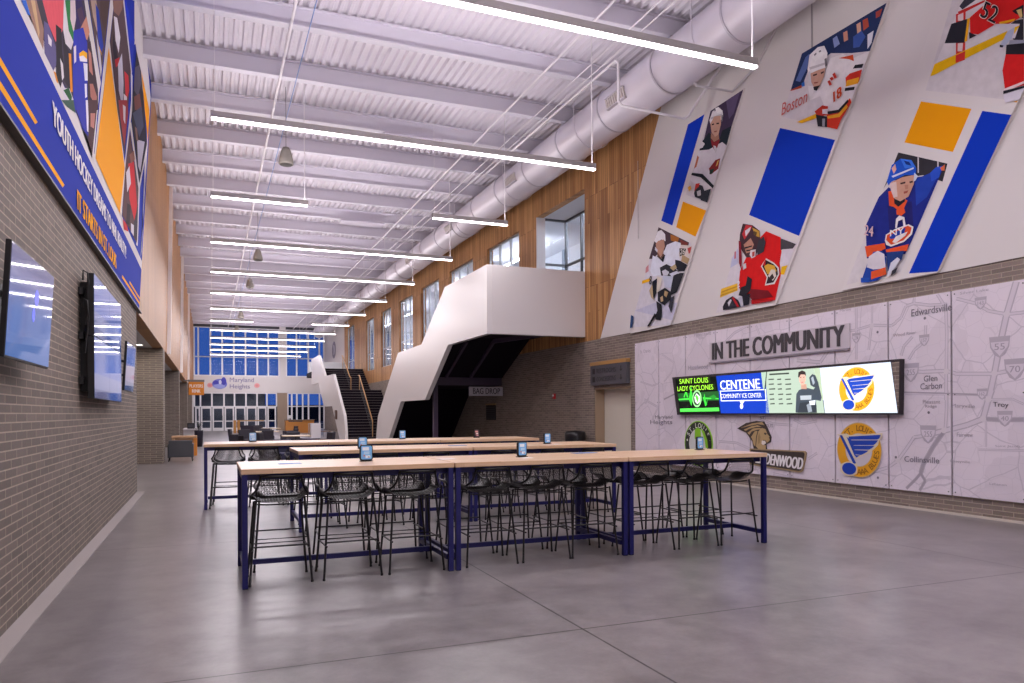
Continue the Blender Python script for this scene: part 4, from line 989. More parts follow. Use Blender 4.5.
o, _ = part('player_photo', [
    ([(7.527, 7.993), (5.717, 7.689), (6.347, 6.693), (6.736, 5.756), (8.124, 6.460)], 'd2cdd0'), ([(7.809, 7.036), (7.512, 7.532), (7.149, 7.618), (6.615, 7.198), (6.790, 6.762), (7.393, 6.773), (7.983, 6.799), (8.033, 6.639)], 'ddd9dc'), ([(7.562, 7.464), (7.487, 7.520), (7.244, 7.440), (7.340, 7.421), (7.513, 7.392)], '3a3a46'),
    ([(7.588, 7.395), (7.174, 7.357), (7.162, 7.329), (7.563, 7.335)], 'c4302c'), ([(7.614, 7.372), (7.463, 7.353), (7.477, 6.643), (7.618, 6.658)], 'd2322e'), ([(7.583, 7.345), (7.498, 7.338), (7.499, 7.221), (7.584, 7.262)], 'e8d4d2'), ([(7.586, 6.932), (7.505, 6.900), (7.516, 6.783), (7.591, 6.817)], 'e8d4d2'),
    ([(7.686, 7.265), (7.434, 7.217), (7.476, 6.891), (7.796, 7.030)], '2b2b35'), ([(7.434, 7.217), (7.395, 7.212), (7.441, 6.898), (7.481, 6.903)], 'efb01c'),
    ([(8.033, 6.639), (7.962, 6.790), (6.790, 6.762), (6.747, 6.741), (6.880, 6.672), (7.467, 6.655), (7.984, 6.628)], 'e9b80c'), ([(7.617, 6.769), (7.466, 6.765), (7.477, 6.643), (7.618, 6.658)], 'd2322e'),
    ([(7.395, 7.216), (7.174, 7.289), (7.126, 7.424), (6.615, 7.242), (6.634, 6.861), (6.834, 6.850), (7.014, 6.937), (7.271, 6.913), (7.392, 6.982)], 'd01f20'), ([(7.411, 7.014), (7.295, 6.908), (7.402, 6.908)], '2a2630'), ([(6.968, 6.937), (6.746, 6.877), (6.757, 6.852), (6.955, 6.895)], 'efb01c'),
    ([(6.789, 7.004), (6.633, 7.013), (6.634, 6.818), (6.681, 6.884), (6.746, 6.949)], '1f1c24'), ([(6.728, 6.982), (6.659, 6.969), (6.647, 6.856), (6.681, 6.858)], 'd4b878'), ([(6.834, 6.828), (6.746, 6.851), (6.634, 6.818), (6.636, 6.536), (6.769, 6.598)], '2a2a34'), ([(6.968, 6.915), (6.682, 6.775), (6.748, 6.610), (6.835, 6.651), (6.857, 6.794), (7.002, 6.898)], 'dcd8e0'), ([(6.755, 6.763), (6.682, 6.754), (6.758, 6.670)], 'e9b80c'),
    ([(6.852, 6.748), (6.747, 6.763), (6.791, 6.630), (6.902, 6.558), (6.956, 6.596)], 'b4bcd4'), ([(6.956, 6.618), (6.902, 6.585), (6.916, 6.560), (6.956, 6.583)], '2a2a34'), ([(6.818, 6.616), (6.619, 6.528), (6.619, 6.485), (6.831, 6.561)], '9a9cac'), ([(6.862, 6.575), (6.619, 6.485), (6.620, 6.333), (6.872, 6.446)], '23232c'),
    ([(6.872, 6.446), (6.620, 6.333), (6.622, 5.922), (6.883, 5.952), (6.918, 6.244)], 'd01f20'), ([(6.901, 5.981), (6.622, 5.976), (6.622, 5.944), (6.892, 5.933)], 'e4d0d0'), ([(6.906, 5.958), (6.622, 5.909), (6.622, 5.883), (6.906, 5.914)], '2a2a34'), ([(6.906, 5.905), (6.622, 5.879), (6.687, 5.752), (6.884, 5.785)], 'd9d6e2'), ([(6.763, 5.751), (6.709, 5.743), (6.726, 5.724)], 'e9a61c')])
words(o, '52', [(7.246, 7.147)][0], [(7.014, 6.919)][0], [(7.164, 7.348)][0], 'e8dcd4', 34, .06)
words(o, '52', [(7.232, 7.144)][0], [(7.014, 6.933)][0], [(7.155, 7.329)][0], '24222a', 36, .02)

# ------------------------------------------------------------------ map panels
P0, PW, PZ0, PZ1, PX = 16.61, 1.109, .285, 3.32, 10.215
m_map = None
def map_mat():
    m = bpy.data.materials.new('map_print'); m.use_nodes = True
    n, l = m.node_tree.nodes, m.node_tree.links
    b = n['Principled BSDF']; b.inputs['Roughness'].default_value = .5
    g = n.new('ShaderNodeNewGeometry')
    def vor(sc, wd, c):
        t = n.new('ShaderNodeTexVoronoi'); t.feature = 'DISTANCE_TO_EDGE'; t.inputs['Scale'].default_value = sc
        t.inputs['Randomness'].default_value = c
        ns = n.new('ShaderNodeTexNoise'); ns.inputs['Scale'].default_value = 2.2
        mx = n.new('ShaderNodeMix'); mx.data_type = 'RGBA'; mx.inputs['Factor'].default_value = .10
        l.new(g.outputs['Position'], ns.inputs['Vector']); l.new(g.outputs['Position'], mx.inputs['A']); l.new(ns.outputs['Color'], mx.inputs['B'])
        l.new(mx.outputs['Result'], t.inputs['Vector'])
        r = n.new('ShaderNodeMath'); r.operation = 'LESS_THAN'; r.inputs[1].default_value = wd
        l.new(t.outputs['Distance'], r.inputs[0]); return r
    a, c = vor(1.5, .010, 1), vor(5.0, .018, .7)
    base = n.new('ShaderNodeTexNoise'); base.inputs['Scale'].default_value = .9; base.inputs['Detail'].default_value = 3
    l.new(g.outputs['Position'], base.inputs['Vector'])
    r = n.new('ShaderNodeValToRGB'); r.color_ramp.interpolation = 'CONSTANT'
    r.color_ramp.elements[0].color = lin('dbd2dc'); r.color_ramp.elements[1].position = .5; r.color_ramp.elements[1].color = lin('e2d9e3')
    l.new(base.outputs['Fac'], r.inputs[0])
    def mixc(prev, fac, h, k):
        x = n.new('ShaderNodeMix'); x.data_type = 'RGBA'; x.inputs['B'].default_value = lin(h)
        q = n.new('ShaderNodeMath'); q.operation = 'MULTIPLY'; q.inputs[1].default_value = k
        l.new(fac.outputs[0], q.inputs[0]); l.new(q.outputs[0], x.inputs['Factor']); l.new(prev, x.inputs['A']); return x.outputs['Result']
    o = mixc(r.outputs[0], c, 'c6bec9', .35); o = mixc(o, a, 'bdb5c1', .6)
    l.new(o, b.inputs['Base Color']); return m
m_map = map_mat()
m_road, m_road2, m_ink, m_ink2, m_river = M('b3aab6', .5), M('aaa2ae', .5), M('76727d', .5), M('a59eaa', .5), M('b7b0ba', .5)
roads = [  # (polyline on the wall, width, material)
    ([(6.774, 3.306), (6.907, 2.880), (7.016, 2.416), (7.086, 2.060), (7.170, 1.693)], .10, m_road), ([(7.126, 1.833), (7.176, 1.701), (7.253, 1.432)], .10, m_road),
    ([(7.253, 1.427), (7.496, 1.334), (7.858, 1.244), (8.128, 1.180)], .09, m_road), ([(7.253, 1.427), (6.993, 1.412), (6.681, 1.420)], .07, m_road2), ([(7.858, 1.244), (8.048, 0.994), (8.212, 0.724), (8.262, 0.574)], .08, m_road2),
    ([(8.128, 1.171), (8.376, 1.129), (8.514, 0.945), (8.672, 0.750), (8.870, 0.621), (9.324, 0.479)], .06, m_road), ([(7.830, 1.704), (7.819, 2.140), (7.809, 2.709), (7.822, 3.081), (7.962, 3.316)], .055, m_road), ([(7.842, 1.244), (7.819, 1.571), (7.817, 1.854)], .055, m_road),
    ([(8.500, 2.177), (8.229, 2.148), (7.812, 2.140), (7.660, 2.089), (7.086, 2.060), (6.754, 2.108), (6.667, 2.114)], .06, m_road), ([(7.654, 3.199), (7.360, 3.088), (7.164, 2.953), (6.907, 2.875), (6.664, 2.871)], .05, m_road),
    ([(8.706, 2.968), (8.599, 3.032), (8.511, 3.202), (8.356, 3.226), (8.092, 3.160), (7.807, 3.136)], .05, m_road), ([(8.356, 3.330), (8.363, 3.212)], .04, m_road), ([(9.229, 2.567), (9.169, 2.974), (8.778, 2.924), (8.688, 2.966)], .05, m_road), ([(9.155, 3.289), (9.161, 2.973)], .04, m_road), ([(9.481, 3.301), (9.487, 2.425)], .05, m_road), ([(9.877, 2.919), (9.504, 2.930), (9.169, 2.974)], .045, m_road),
    ([(8.159, 2.862), (8.176, 2.614), (8.361, 2.497), (8.464, 2.355)], .05, m_road), ([(8.603, 2.425), (8.549, 2.573), (8.393, 2.709)], .05, m_road), ([(8.536, 1.816), (7.845, 1.793), (7.310, 1.772), (7.170, 1.728)], .035, m_road), ([(8.578, 1.841), (7.854, 1.804), (7.321, 1.771), (7.182, 1.706)], .03, m_road2), ([(7.176, 1.701), (6.833, 1.700), (6.680, 1.627)], .03, m_road),
    ([(7.213, 1.028), (7.211, 1.405)], .03, m_road), ([(7.325, 0.983), (6.683, 0.999)], .03, m_road), ([(8.262, 0.574), (8.346, 0.479), (8.518, 0.315)], .05, m_road2), ([(8.262, 0.574), (8.181, 0.463), (8.280, 0.307)], .05, m_road2),
    ([(12.978, 3.022), (12.658, 3.199), (12.289, 3.302), (12.170, 3.309)], .06, m_road), ([(10.870, 2.504), (10.293, 2.430), (10.109, 2.627), (9.929, 2.784)], .07, m_road), ([(11.994, 3.289), (11.881, 3.081), (11.913, 2.692)], .05, m_road), ([(16.332, 2.322), (15.790, 2.202), (15.528, 2.241)], .04, m_road), ([(15.351, 2.949), (14.860, 2.726), (14.942, 2.498), (15.273, 2.279)], .04, m_road), ([(16.152, 1.868), (15.534, 1.664), (15.798, 1.345)], .05, m_road), ([(14.249, 1.653), (13.189, 1.432)], .05, m_road), ([(15.277, 1.852), (14.628, 2.023)], .04, m_road2),
    ([(14.299, 1.440), (14.132, 1.206), (14.361, 0.795)], .05, m_road), ([(13.186, 0.903), (12.607, 0.892), (12.198, 0.787)], .05, m_road), ([(11.930, 1.417), (11.512, 1.304), (10.999, 1.283)], .05, m_road), ([(10.960, 1.394), (10.737, 1.313), (10.376, 1.371)], .05, m_road), ([(10.595, 0.667), (10.380, 0.786)], .05, m_road), ([(11.520, 0.328), (11.007, 0.283)], .05, m_road)]
labels = [  # text, bottom-left, bottom-right, top-left
    ('Edwardsville', [(8.409, 3.024), (7.727, 3.034), (8.408, 3.135)], 1), ('Glen', [(8.197, 1.993), (7.964, 1.998), (8.196, 2.084)], 1), ('Carbon', [(8.257, 1.874), (7.889, 1.880), (8.256, 1.969)], 1), ('Troy', [(7.105, 1.577), (6.886, 1.565), (7.105, 1.667)], 2),
    ('Collinsville', [(8.550, 0.739), (7.942, 0.746), (8.549, 0.829)], 1), ('Maryville', [(7.733, 1.576), (7.373, 1.562), (7.732, 1.649)], 0), ('Pleasant', [(8.213, 1.655), (7.918, 1.651), (8.213, 1.714)], 0), ('Ridge', [(8.174, 1.579), (7.975, 1.577), (8.174, 1.637)], 0), ('Fairview', [(7.651, 1.161), (7.404, 1.163), (7.650, 1.223)], 0), ('Caseyville', [(7.768, 0.768), (7.453, 0.766), (7.768, 0.819)], 0), ('Maryland', [(15.658, 1.356), (14.920, 1.361), (15.657, 1.462)], 1), ('Hazelwood', [(14.271, 2.508), (13.548, 2.503), (14.270, 2.607)], 0), ('Florissant', [(14.042, 3.251), (13.431, 3.243), (14.041, 3.330)], 0), ('St. Charles', [(16.325, 3.046), (15.852, 3.045), (16.324, 3.131)], 0), ('Heights', [(15.877, 1.209), (14.923, 1.222), (15.876, 1.347)], 1), ('ST.', [(11.879, 1.394), (11.718, 1.395), (11.879, 1.447)], 1), ('LOUIS', [(11.762, 1.225), (11.513, 1.235), (11.761, 1.295)], 1), ('River', [(12.609, 2.989), (12.291, 2.993), (12.609, 3.063)], 0), ('Marine', [(9.832, 3.281), (9.591, 3.276), (9.832, 3.327)], 0), ('Wood River', [(8.743, 2.736), (8.325, 2.747), (8.743, 2.785)], 0), ('Silver Lake', [(7.593, 3.246), (7.162, 3.241), (7.593, 3.285)], 0), ('Saint Jacob', [(7.076, 1.023), (6.734, 1.032), (7.076, 1.061)], 0), ('Lebanon', [(7.160, 0.495), (6.918, 0.495), (7.160, 0.527)], 0)]
shields = [([(7.008, 2.428)][0], '55', .15), ([(8.427, 2.143)][0], '255', .15), ([(6.747, 2.103)][0], '70', .15), ([(8.128, 1.180)][0], '255', .14), ([(6.940, 1.428)][0], '40', .11), ([(7.265, 1.778)][0], '162', .08), ([(8.186, 2.630)][0], '157', .09), ([(9.484, 2.788)][0], '3', .09), ([(7.280, 3.077)][0], '143', .09)]
dots = [[(9.048, 2.847)][0], [(8.174, 2.972)][0], [(8.116, 1.517)][0], [(8.707, 0.800)][0], [(9.056, 0.443)][0], [(7.759, 1.322)][0], [(7.738, 0.621)][0]]
nodes = [[(6.907, 2.875)][0], [(7.086, 2.066)][0], [(7.819, 2.134)][0], [(9.161, 2.967)][0], [(7.176, 1.701)][0], [(7.253, 1.427)][0], [(7.864, 1.249)][0], [(8.672, 0.750)][0]]
def clip_ribbon(p, q, y0, y1):
    (a, za), (c, zc) = p, q
    if abs(a - c) < 1e-6: return (p, q) if y0 <= a <= y1 else None
    ts = sorted(((y0 - a) / (c - a), (y1 - a) / (c - a))); t0, t1 = max(0, ts[0]), min(1, ts[1])
    if t0 >= t1: return None
    return ((a + (c - a) * t0, za + (zc - za) * t0), (a + (c - a) * t1, za + (zc - za) * t1))
def ribbon(b, p, q, wd, x, mat, y0, y1):
    d = Vector((q[0] - p[0], q[1] - p[1]))
    if d.length < 1e-5: return
    nrm = Vector((-d.y, d.x)).normalized() * wd / 2
    cl = lambda y, z: (min(max(y, y0), y1), min(max(z, PZ0 + .005), PZ1 - .005))
    b.flat([cl(p[0] + nrm.x, p[1] + nrm.y), cl(q[0] + nrm.x, q[1] + nrm.y), cl(q[0] - nrm.x, q[1] - nrm.y), cl(p[0] - nrm.x, p[1] - nrm.y)], x, mat)
struct(MB().box(XR - .003, P0 - PW * 10 + .03, PZ0 + .02, XR, P0 - .03, PZ1 - .02, M('1d191c', .8)), 'trim_4')  # dark sheet that stands in for shade in the gaps between map panels
desc = ['at the far end beside the white door', 'second from the far end by the door', 'third from the far end, behind the green-lettered screen', 'fourth from the far end, behind the blue screen', 'fifth from the far end, behind the lion crest',
        'sixth from the far end, behind the name plaque end', 'behind the round gold and blue note emblem', 'printed with Edwardsville, Glen Carbon and Collinsville', 'printed with Troy', 'beyond the right edge of the picture']
for k in range(10):
    y1, y0 = P0 - PW * k - .015, P0 - PW * (k + 1) + .015
    t = thing('map_panel', 'pale grey road map wall panel ' + desc[k], 'wall panel', (PX, (y0 + y1) / 2, PZ0), group='map wall panels')
    oy, oz = (y0 + y1) / 2, PZ0
    b = MB().box(0, y0 - oy, 0, .034, y1 - oy, PZ1 - PZ0, m_map); b.build('panel', t)
    b = MB()
    lo, hi = y0 + .004, y1 - .004
    for i, (pl_, wd, mt) in enumerate(roads):
        for p, q in zip(pl_, pl_[1:]):
            c_ = clip_ribbon(p, q, lo, hi)
            if c_:
                ribbon(b, *c_, wd, PX - .0010 - i * .00002, M('b8b0bc', .5), lo, hi)
                ribbon(b, *c_, wd * .62, PX - .0022 - i * .00002, mt if mt is m_road2 else M('d6cdd8', .5), lo, hi)
    for (y, z) in nodes:
        if lo < y - .05 and y + .05 < hi: b.flat(disc(y, z, .045, .045, 16), PX - .0036, M('d8d0d8', .5))
    for (y, z) in dots:
        if lo < y - .02 and y + .02 < hi: b.flat(disc(y, z, .022, .022, 12), PX - .0036, m_ink)
    for (y, z), s_, h in shields:
        if lo < y < hi:
            y = min(max(y, lo + h), hi - h)
            b.flat([(y - h, z + h), (y + h, z + h), (y + h * .9, z), (y + h * .5, z - h * .7), (y, z - h), (y - h * .5, z - h * .7), (y - h * .9, z)], PX - .0036, M('b6aeba', .5))
            b.flat([(y - h * .85, z + h * .5), (y + h * .85, z + h * .5), (y + h * .75, z), (y, z - h * .82), (y - h * .75, z)], PX - .0042, M('d6cdd8', .5))
            wall_text(b, s_, y + h * .5, y - h * .5, z - h * .25, z + h * .35, PX - .0048, m_ink2, .02)
    b.v = [(p[0] - PX, p[1] - oy, p[2] - oz) for p in b.v]
    if b.f: b.build('road_print', t)
    b = MB()
    for s_, (bl, br, tl), lv in labels:
        if lo < (bl[0] + br[0]) / 2 <= hi + .02:
            text3(b, s_, (PX - .006, *bl), (PX - .006, *br), (PX - .006, *tl), (m_ink2, m_ink, M('55525c', .5))[lv], .0 if lv == 0 else .012)
    b.v = [(p[0] - PX, p[1] - oy, p[2] - oz) for p in b.v]
    if b.f: b.build('lettering', t)
    b = MB()
    for y in (y0 + .04, y1 - .04):
        for z in (.05, 1.5, PZ1 - PZ0 - .05):
            b.tube([(-.006, y - oy, z), (0, y - oy, z)], .010, m_alud, 8)
    b.build('fixing_bolt', t)

# raised title
t = thing('title_sign', 'IN THE COMMUNITY title in dark raised letters on the map wall', 'sign', (10.17, 11.51, 2.62))
MB().box(.02, -1.90, .0, .045, 1.95, .44, M('c9c1c9', .4)).build('backing_strip', t)
MB().box(0, -1.90, -.02, .045, 1.95, .012, M('8f8992', .4)).build('ledge', t)
b = MB(); text3(b, 'IN THE COMMUNITY', (.019, 1.86, .055), (.019, -1.80, .055), (.019, 1.86, .425), M('3a363c', .5), .045, (-.012, 0, 0)); b.build('lettering', t)

# ------------------------------------------------------------------ screens
SXP = 10.12
t = thing('screen_frame', 'long dark slanted-ended frame holding the four bright screens', 'frame', (SXP, 11.7, 1.48))
fo = [(14.790, 2.361), (8.538, 2.368), (8.561, 1.487), (14.596, 1.478)]
cz = lambda p: (p[0] - 11.7, p[1] - 1.48)
MB().prism([cz(p) for p in fo], .0, .095, 'x', M('2a2329', .5)).build('frame_box', t)
MB().flat([cz(p) for p in [(8.733, 2.317), (8.556, 2.329), (8.574, 1.527), (8.607, 1.527)]], -.002, m_brick_r).build('side_return', t)
def screen(label, poly, col, strength):
    oy = sum(p[0] for p in poly) / 4; oz = min(p[1] for p in poly)
    t = thing('display_screen', label, 'screen', (SXP - .012, oy, oz), group='screens in the map wall')
    MB().prism([(y - oy, z - oz) for y, z in poly], 0, .009, 'x', m_black).build('screen_body', t)
    b = MB(); b.flat([(y - oy, z - oz) for y, z in poly], -.001, EM(col, strength, 1)); b.build('display_panel', t)
    return t, oy, oz
def lit(parent, oy, oz, shapes, st, name='picture'):
    b = MB()
    for i, (poly, col) in enumerate(shapes): b.flat([(y - oy, z - oz) for y, z in poly], -.002 - .0008 * i, EM(col, st))
    return b.build(name, parent)
def lit_text(parent, oy, oz, items, st, x=-.03):
    b = MB()
    for s_, (bl, br, tl), col, bold in items:
        f = lambda p: (x, p[0] - oy, p[1] - oz)
        text3(b, s_, f(bl), f(br), f(tl), EM(col, st), bold)
    return b.build('lettering', parent)
ST = .9
t, oy, oz = screen('screen with green lettering on black, leftmost of the four wall screens', [(14.639, 2.311), (13.129, 2.306), (12.985, 1.512), (14.460, 1.500)], '0a120c', ST)
lit(t, oy, oz, [([(14.548, 1.973), (13.044, 1.990), (13.022, 1.788), (14.485, 1.786)], '12501c'), ([(14.512, 1.847), (13.961, 1.863), (13.939, 1.831), (14.503, 1.819)], '4df04a'), ([(13.596, 1.863), (13.045, 1.834), (13.046, 1.814), (13.583, 1.829)], '4df04a'), ([(14.318, 1.892), (14.249, 1.998), (14.182, 1.991), (14.138, 1.874), (14.183, 1.875), (14.227, 1.965), (14.282, 1.869)], '3fd23c'), ([(14.116, 1.834), (14.024, 2.151), (13.961, 1.831), (14.015, 1.673)], '33c436'), ([(13.575, 1.824), (13.532, 1.952), (13.459, 1.693), (13.409, 1.841), (13.509, 1.668)], '33c436'), ([(13.367, 1.871), (13.204, 1.918), (13.085, 1.840), (13.246, 1.805)], '1f8a2a'),
    (disc(*[(13.805, 1.841)][0], .165, .19, 28), '9ff09a'), (disc(*[(13.805, 1.841)][0], .135, .155, 28), '1f3424'), ([(13.895, 1.883), (13.821, 1.965), (13.693, 1.891), (13.685, 1.774), (13.788, 1.718), (13.874, 1.777)], 'e6f6e4'), ([(13.865, 1.895), (13.804, 1.933), (13.736, 1.853), (13.762, 1.749), (13.814, 1.802)], '57c83c'),
    ([(14.449, 1.622), (13.031, 1.638), (13.016, 1.557), (14.441, 1.546)], '4fd84c')], ST)
lit_text(t, oy, oz, [('SAINT LOUIS', [(14.435, 2.193), (13.365, 2.184), (14.443, 2.308)], 'a6f03a', .02), ('LADY CYCLONES', [(14.511, 2.027), (13.187, 2.029), (14.528, 2.137)], 'a6f03a', .02)], ST)
t, oy, oz = screen('blue screen reading CENTENE COMMUNITY ICE CENTER on the map wall', [(13.129, 2.316), (11.634, 2.314), (11.495, 1.510), (12.977, 1.512)], '0d43cc', ST)
lit_text(t, oy, oz, [('CENTENE', [(12.950, 2.012), (11.717, 2.002), (12.972, 2.208)], 'f4f6ff', .03), ('COMMUNITY ICE CENTER', [(12.928, 1.832), (11.678, 1.825), (12.943, 1.922)], 'f4f6ff', .01)], ST)
lit(t, oy, oz, [([(13.005, 1.994), (11.590, 1.985), (11.587, 1.968), (13.001, 1.976)], 'e8eeff'), ([(12.967, 1.787), (11.579, 1.777), (11.576, 1.759), (12.963, 1.767)], 'e8eeff'), ([(13.005, 1.994), (12.977, 1.993), (12.940, 1.772), (12.967, 1.772)], 'e8eeff'), ([(11.614, 1.983), (11.590, 1.982), (11.572, 1.763), (11.595, 1.764)], 'e8eeff'), ([(12.370, 1.777), (12.197, 1.779), (12.255, 1.722), (12.284, 1.679), (12.320, 1.680), (12.334, 1.723)], 'f4f6ff'), (disc(*[(12.306, 1.656)][0], .05, .055, 16), 'f4f6ff'), ([(12.368, 2.006), (12.281, 2.011), (12.296, 1.968), (12.347, 1.970)], 'f4f6ff')], ST)
t, oy, oz = screen('pale green screen showing a dark-haired person holding up a hockey glove', [(11.573, 2.322), (10.220, 2.322), (10.093, 1.513), (11.591, 1.515)], 'c9dcc8', ST)
lit(t, oy, oz, [([(11.722, 2.321), (11.573, 2.322), (11.625, 1.935), (11.674, 2.023)], '9fb8a4'), ([(11.573, 2.322), (11.548, 2.321), (11.613, 1.892), (11.638, 1.936)], '3a4a40'), ([(10.345, 2.321), (10.199, 2.321), (10.111, 1.736), (10.172, 1.776)], 'a9bca0'),
    ([(10.793, 1.522), (10.769, 1.870), (10.702, 1.942), (10.517, 1.977), (10.347, 1.939), (10.232, 2.054), (10.152, 1.796), (10.173, 1.729), (10.286, 1.747), (10.277, 1.521)], '3b4650'), ([(10.738, 1.518), (10.681, 1.705), (10.465, 1.718), (10.276, 1.660), (10.267, 1.517)], '2c343c'), ([(10.646, 2.050), (10.647, 1.956), (10.506, 1.952), (10.516, 2.045)], 'b98f7c'), ([(10.700, 2.195), (10.677, 2.259), (10.601, 2.287), (10.536, 2.243), (10.526, 2.122), (10.581, 2.027), (10.646, 2.030), (10.690, 2.105)], 'cfa593'), ([(10.722, 2.179), (10.710, 2.269), (10.623, 2.301), (10.536, 2.268), (10.521, 2.186), (10.558, 2.220), (10.656, 2.225), (10.689, 2.170)], '2c2220'), ([(10.667, 2.177), (10.634, 2.179), (10.634, 2.167), (10.667, 2.165)], '3a2826'), ([(10.591, 2.177), (10.558, 2.180), (10.558, 2.168), (10.591, 2.165)], '3a2826'), ([(10.646, 2.086), (10.581, 2.088), (10.602, 2.073), (10.635, 2.074)], 'a0605a'),
    ([(10.670, 1.835), (10.390, 1.837), (10.391, 1.757), (10.659, 1.754)], 'aab4ba'), ([(10.441, 2.162), (10.366, 2.219), (10.293, 2.195), (10.222, 2.054), (10.232, 1.983), (10.326, 1.978), (10.410, 2.021)], '39434c'), ([(10.398, 2.148), (10.346, 2.178), (10.305, 2.057), (10.347, 2.019)], '9aa6ae'), ([(10.508, 1.662), (10.412, 1.701), (10.371, 1.541), (10.466, 1.525)], '8c969e'), ([(10.444, 1.734), (10.286, 1.747), (10.307, 1.660), (10.423, 1.661)], 'd4dade')], ST)
rows_ = [([(11.512, 2.181), (11.361, 2.183), (11.361, 2.158), (11.513, 2.160)], '3c463f'),
    ([(11.271, 2.171), (11.165, 2.175), (11.166, 2.149), (11.272, 2.150)], '3c463f'),
    ([(11.061, 2.162), (10.912, 2.163), (10.912, 2.139), (11.061, 2.141)], '3c463f'),
    ([(11.501, 2.086), (11.362, 2.090), (11.362, 2.064), (11.501, 2.065)], '3c463f'),
    ([(11.260, 2.077), (11.148, 2.081), (11.149, 2.056), (11.260, 2.056)], '3c463f'),
    ([(11.050, 2.069), (10.896, 2.072), (10.896, 2.047), (11.050, 2.048)], '3c463f'),
    ([(11.489, 1.992), (11.320, 1.995), (11.321, 1.969), (11.490, 1.970)], '3c463f'),
    ([(11.249, 1.984), (11.138, 1.989), (11.138, 1.963), (11.249, 1.963)], '3c463f'),
    ([(11.039, 1.977), (10.902, 1.981), (10.902, 1.956), (11.039, 1.956)], '3c463f'),
    ([(11.478, 1.888), (11.357, 1.894), (11.357, 1.868), (11.478, 1.867)], '3c463f'),
    ([(11.238, 1.882), (11.103, 1.887), (11.104, 1.862), (11.238, 1.861)], '3c463f'),
    ([(11.028, 1.877), (10.886, 1.881), (10.886, 1.857), (11.028, 1.856)], '3c463f'),
    ([(11.466, 1.794), (11.340, 1.800), (11.340, 1.774), (11.467, 1.772)], '3c463f'),
    ([(11.227, 1.789), (11.121, 1.795), (11.122, 1.770), (11.227, 1.768)], '3c463f'),
    ([(11.018, 1.785), (10.904, 1.791), (10.904, 1.766), (11.018, 1.764)], '3c463f'),
    ([(11.455, 1.703), (11.328, 1.710), (11.329, 1.685), (11.455, 1.682)], '3c463f'),
    ([(11.216, 1.700), (11.099, 1.707), (11.099, 1.682), (11.216, 1.679)], '3c463f'),
    ([(11.007, 1.697), (10.859, 1.704), (10.859, 1.679), (11.007, 1.676)], '3c463f')]
lit(t, oy, oz, [([(11.487, 2.283), (10.957, 2.277), (10.957, 2.248), (11.487, 2.253)], '2c3630')] + rows_, ST, 'schedule_lines')
t, oy, oz = screen('white screen with a gold ring and blue winged note, rightmost of the four', [(10.199, 2.321), (8.708, 2.330), (8.582, 1.514), (10.082, 1.513)], 'dfeaff', ST * 1.25)
def emblem(parent, oy, oz, c, k, x, mk, depth):
    """gold ring with a blue winged note; measured on the big emblem round (9.43, .885) and moved to c at scale k"""
    mv = lambda poly: [(c[0] + (y - 9.43) * k - oy, c[1] + (z - .885) * k - oz) for y, z in poly]
    cy, cz_ = c[0] - oy, c[1] - oz
    b = MB()
    annulus(b, cy, cz_, .285 * k, .455 * k, x - .001, mk('e0a11c'))
    annulus(b, cy, cz_, .452 * k, .468 * k, x - .0005, mk('c9b28c'))
    annulus(b, cy, cz_, .275 * k, .288 * k, x - .0005, mk('c9b28c'))
    for poly, h in (([(9.896, 1.138), (9.682, 1.159), (9.616, 1.130), (8.941, 1.184), (8.959, 1.112), (9.007, 1.060), (9.029, 0.987), (9.116, 0.910), (9.205, 0.840), (9.340, 0.797), (9.478, 0.730), (9.548, 0.748), (9.451, 0.642), (9.461, 0.491), (9.550, 0.429), (9.716, 0.427), (9.831, 0.503), (9.821, 0.619), (9.690, 0.672), (9.572, 0.664), (9.798, 1.080)], 'dccfb4'),
                    ([(9.837, 1.125), (9.779, 1.126), (9.479, 0.659), (9.535, 0.636)], '0f3fae'), ([(9.640, 1.107), (8.976, 1.154), (9.002, 1.096), (9.045, 1.073), (9.626, 1.054)], '0f3fae'), ([(9.683, 1.113), (9.702, 1.067), (9.740, 1.104)], 'dccfb4'), ([(9.621, 1.043), (9.028, 1.063), (9.068, 1.014), (9.116, 0.980), (9.589, 0.961)], '0f3fae'), ([(9.584, 0.954), (9.098, 0.969), (9.160, 0.923), (9.214, 0.899), (9.556, 0.887)], '0f3fae'), ([(9.552, 0.880), (9.218, 0.884), (9.295, 0.836), (9.377, 0.802), (9.510, 0.807)], '0f3fae'), ([(9.506, 0.796), (9.395, 0.794), (9.478, 0.752)], '0f3fae'), ([(9.683, 1.102), (9.551, 1.034), (9.496, 0.811), (9.460, 0.746), (9.515, 0.788)], '0f3fae')):
        b.flat(mv(poly), x - .002 - .0006 * len(b.f) / 60, mk(h))
    hc = mv([(9.629, 0.555)])[0]
    b.flat(disc(hc[0], hc[1], .170 * k, .122 * k, 28), x - .006, mk('dccfb4')); b.flat(disc(hc[0], hc[1], .152 * k, .103 * k, 28), x - .007, mk('0f3fae'))
    arc_text(b, 'ST. LOUIS', cy, cz_, .372 * k, .10 * k, 92, 10.5, x - .003, mk('8a5a12'))
    arc_text(b, 'AAA BLUES', cy, cz_, .372 * k, .10 * k, -46, 10.5, x - .003, mk('8a5a12'), inward=True)
    return b.build('emblem', parent)
emblem(t, oy, oz, [(9.388, 1.917)][0], .80, -.004, lambda h: EM(h, ST), 0)

# ------------------------------------------------------------------ wall emblems
t = thing('emblem_sign', 'round gold emblem with a blue winged music note on the map wall', 'emblem', (10.195, 9.43, .885))
MB().prism(disc(0, 0, .462, .462, 48), 0, .018, 'x', M('cfc7cf', .4)).build('mount', t)
emblem(t, 9.43, .885, (9.43, .885), 1.0, -.001, lambda h: M(h, .4), 0)

